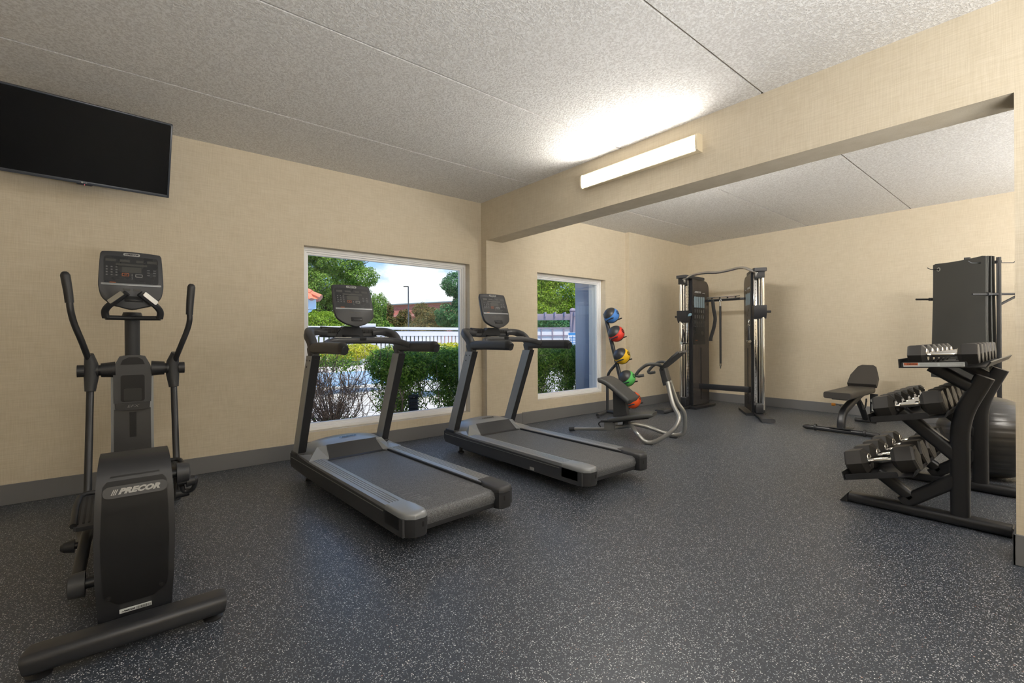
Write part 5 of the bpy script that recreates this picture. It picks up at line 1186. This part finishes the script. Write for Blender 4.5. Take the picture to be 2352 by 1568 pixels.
# pavilion roof corner with clay tiles
c = outp(738, 15.2, 0); pv = thing('garden_pavilion', 'white pavilion with red clay tile roof at the left edge of the large window', 'pavilion', (c.x, c.y, GZ))
TILEM = pbr('clay_tile', srgb(222, 132, 100), .75, vary=.18, vscale=5)
PW = pbr('pavilion_white', srgb(236, 234, 236), .6)
S2 = 4.2
ez = 2.45 + .10
bm = B()
apex = V(-S2 / 2, S2 / 2, ez + 1.45)
cor = [V(0, 0, ez), V(0, S2, ez), V(-S2, S2, ez), V(-S2, 0, ez)]
vv = [bm.verts.new(p) for p in cor]; av = bm.verts.new(apex)
for i in range(4): bm.faces.new((vv[i], vv[(i + 1) % 4], av))
bm.faces.new(vv[::-1]); roofo = obj('roof_deck', bm, TILEM, pv, smooth=False)
tl = None
for i in (0, 3):       # tiled faces on the two sides seen: rows of half-round tiles running up the slope
    a, b = cor[i], cor[(i + 1) % 4]
    if i == 3: a, b = cor[3], cor[0]
    N_ = 20
    for k in range(N_):
        u = (k + .5) / N_; p = a.lerp(b, u); mdl = (a + b) / 2; updir = (apex - mdl)
        f = 1 - abs(2 * u - 1)
        if f < .06: continue
        bm = B(); nrm = updir.cross(b - a).normalized(); nrm = nrm if nrm.z > 0 else -nrm
        q = p + updir * f
        sweep(bm, [p + nrm * .01 - updir.normalized() * .06, q + nrm * .01], circ(.085, 8, .05), up=nrm); obj('roof_tile', bm, TILEM, roofo)
for a in (cor[0], cor[1], cor[3]):
    bm = B(); n = 9
    for k in range(n):
        p, q = a.lerp(apex, k / n), a.lerp(apex, (k + 1.15) / n); rod(bm, p + V(0, 0, .05), q + V(0, 0, .03), .10, 8, .085)
    obj('hip_tile', bm, TILEM, roofo)
bm = B(); boxb(bm, (-S2 + .12, .12, ez - .32), (-.20, .20, ez - .01)); boxb(bm, (-.20, .12, ez - .32), (-.12, S2 - .12, ez - .01)); boxb(bm, (-S2 + .12, S2 - .2, ez - .32), (-.20, S2 - .12, ez - .01)); obj('fascia', bm, PW, pv)
for x, y in ((-.75, .75), (-S2 + .75, .75), (-.75, S2 - .75), (-S2 + .75, S2 - .75)):
    bm = B(); boxb(bm, (x - .13, y - .13, 0), (x + .13, y + .13, ez - .3), .01); tube(bm, spline([(x, y, ez - .95), (x + .12, y - .12, ez - .6), (x + .5, y - .5, ez - .34)], 5), .06, 6); obj('column', bm, PW, pv)
# pergola, panel wall and sign seen through the small window
c = outp(1272, 17.5, GZ); an2 = math.atan2(_r0.y, _r0.x)
pg = thing('pergola', 'grey purple timber pergola seen through the small window', 'pergola', c, an2)
PGM = pbr('grey_purple_timber', srgb(150, 138, 150), .7)
bm = B(); boxb(bm, (-2.6, -.08, 1.90), (2.0, .08, 2.14), .01); obj('beam', bm, PGM, pg)
bm = B(); boxb(bm, (.62, -.12, 0), (.82, .12, 2.20), .01); lathe(bm, [(.10, 0), (.13, .05), (.10, .12), (.03, .16)], (.72, 0, 2.2), seg=12); obj('post', bm, PGM, pg)
r0_ = None
for k in range(13):
    x = -2.5 + k * .36
    if r0_ is None: bm = B(); boxb(bm, (-.03, -.55, 2.02), (.03, .25, 2.18)); r0_ = obj('rafter', bm, PGM, pg, smooth=False); r0_.location = (x, 0, 0)
    else: c3 = r0_.copy(); COL.objects.link(c3); c3.location = (x, 0, 0)
c = outp(1275, 19.0, GZ); pw = thing('panel_fence', 'pale panelled fence below the pergola with a pool notice board', 'fence', c, an2)
bm = B(); boxb(bm, (-2.9, -.05, .2), (3, .05, 1.62)); obj('fence_board', bm, FW, pw)
bm = B()
for k in range(13): boxb(bm, (-2.9 + k * .46, -.09, .2), (-2.85 + k * .46, -.05, 1.64))
boxb(bm, (-2.9, -.09, 1.30), (3, -.05, 1.34)); boxb(bm, (-2.9, -.10, 1.60), (3, .08, 1.66)); obj('fence_batten', bm, PGM, pw, kind='stuff')
c = outp(1318, 16.2, GZ); sg = thing('pool_notice', 'white and blue pool notice board on a post, seen through the small window', 'sign', c, an2)
bm = B(); boxb(bm, (-.20, -.02, .72), (.24, .02, 1.42)); obj('sign_board', bm, FW, sg)
BLU = pbr('sign_blue', srgb(70, 140, 200), .5)
bm = B(); boxb(bm, (-.19, -.024, 1.32), (.23, -.02, 1.41))
for k in range(9): boxb(bm, (-.17 + (k % 2) * .02, -.024, .77 + k * .058), (.20 - (k % 3) * .05, -.02, .795 + k * .058))
boxb(bm, (-.06, -.024, .74), (-.04, -.02, 1.3)); obj('sign_print', bm, BLU, sg, kind='stuff')
bm = B(); boxb(bm, (-.03, .02, 0), (.03, .06, 1.4)); obj('sign_post', bm, PGM, sg)
# stub of the building's own outer wall beside the small window, with soffit
STUC = pbr('blue_grey_stucco', srgb(176, 182, 200), .85, grain=.6, gscale=150, vary=.06, vscale=4)
bm = B(); boxb(bm, (5.90, YO, GZ), (6.3, 5.44, ZC + .16)); struct('wall_stucco', bm, STUC)
bm = B(); boxb(bm, (5.30, 5.22, 2.36), (9.5, 5.62, 2.70), .01); boxb(bm, (5.9, 5.44, 2.2), (6.4, 5.58, 2.36), .01); struct('eave_trim', bm, PW)
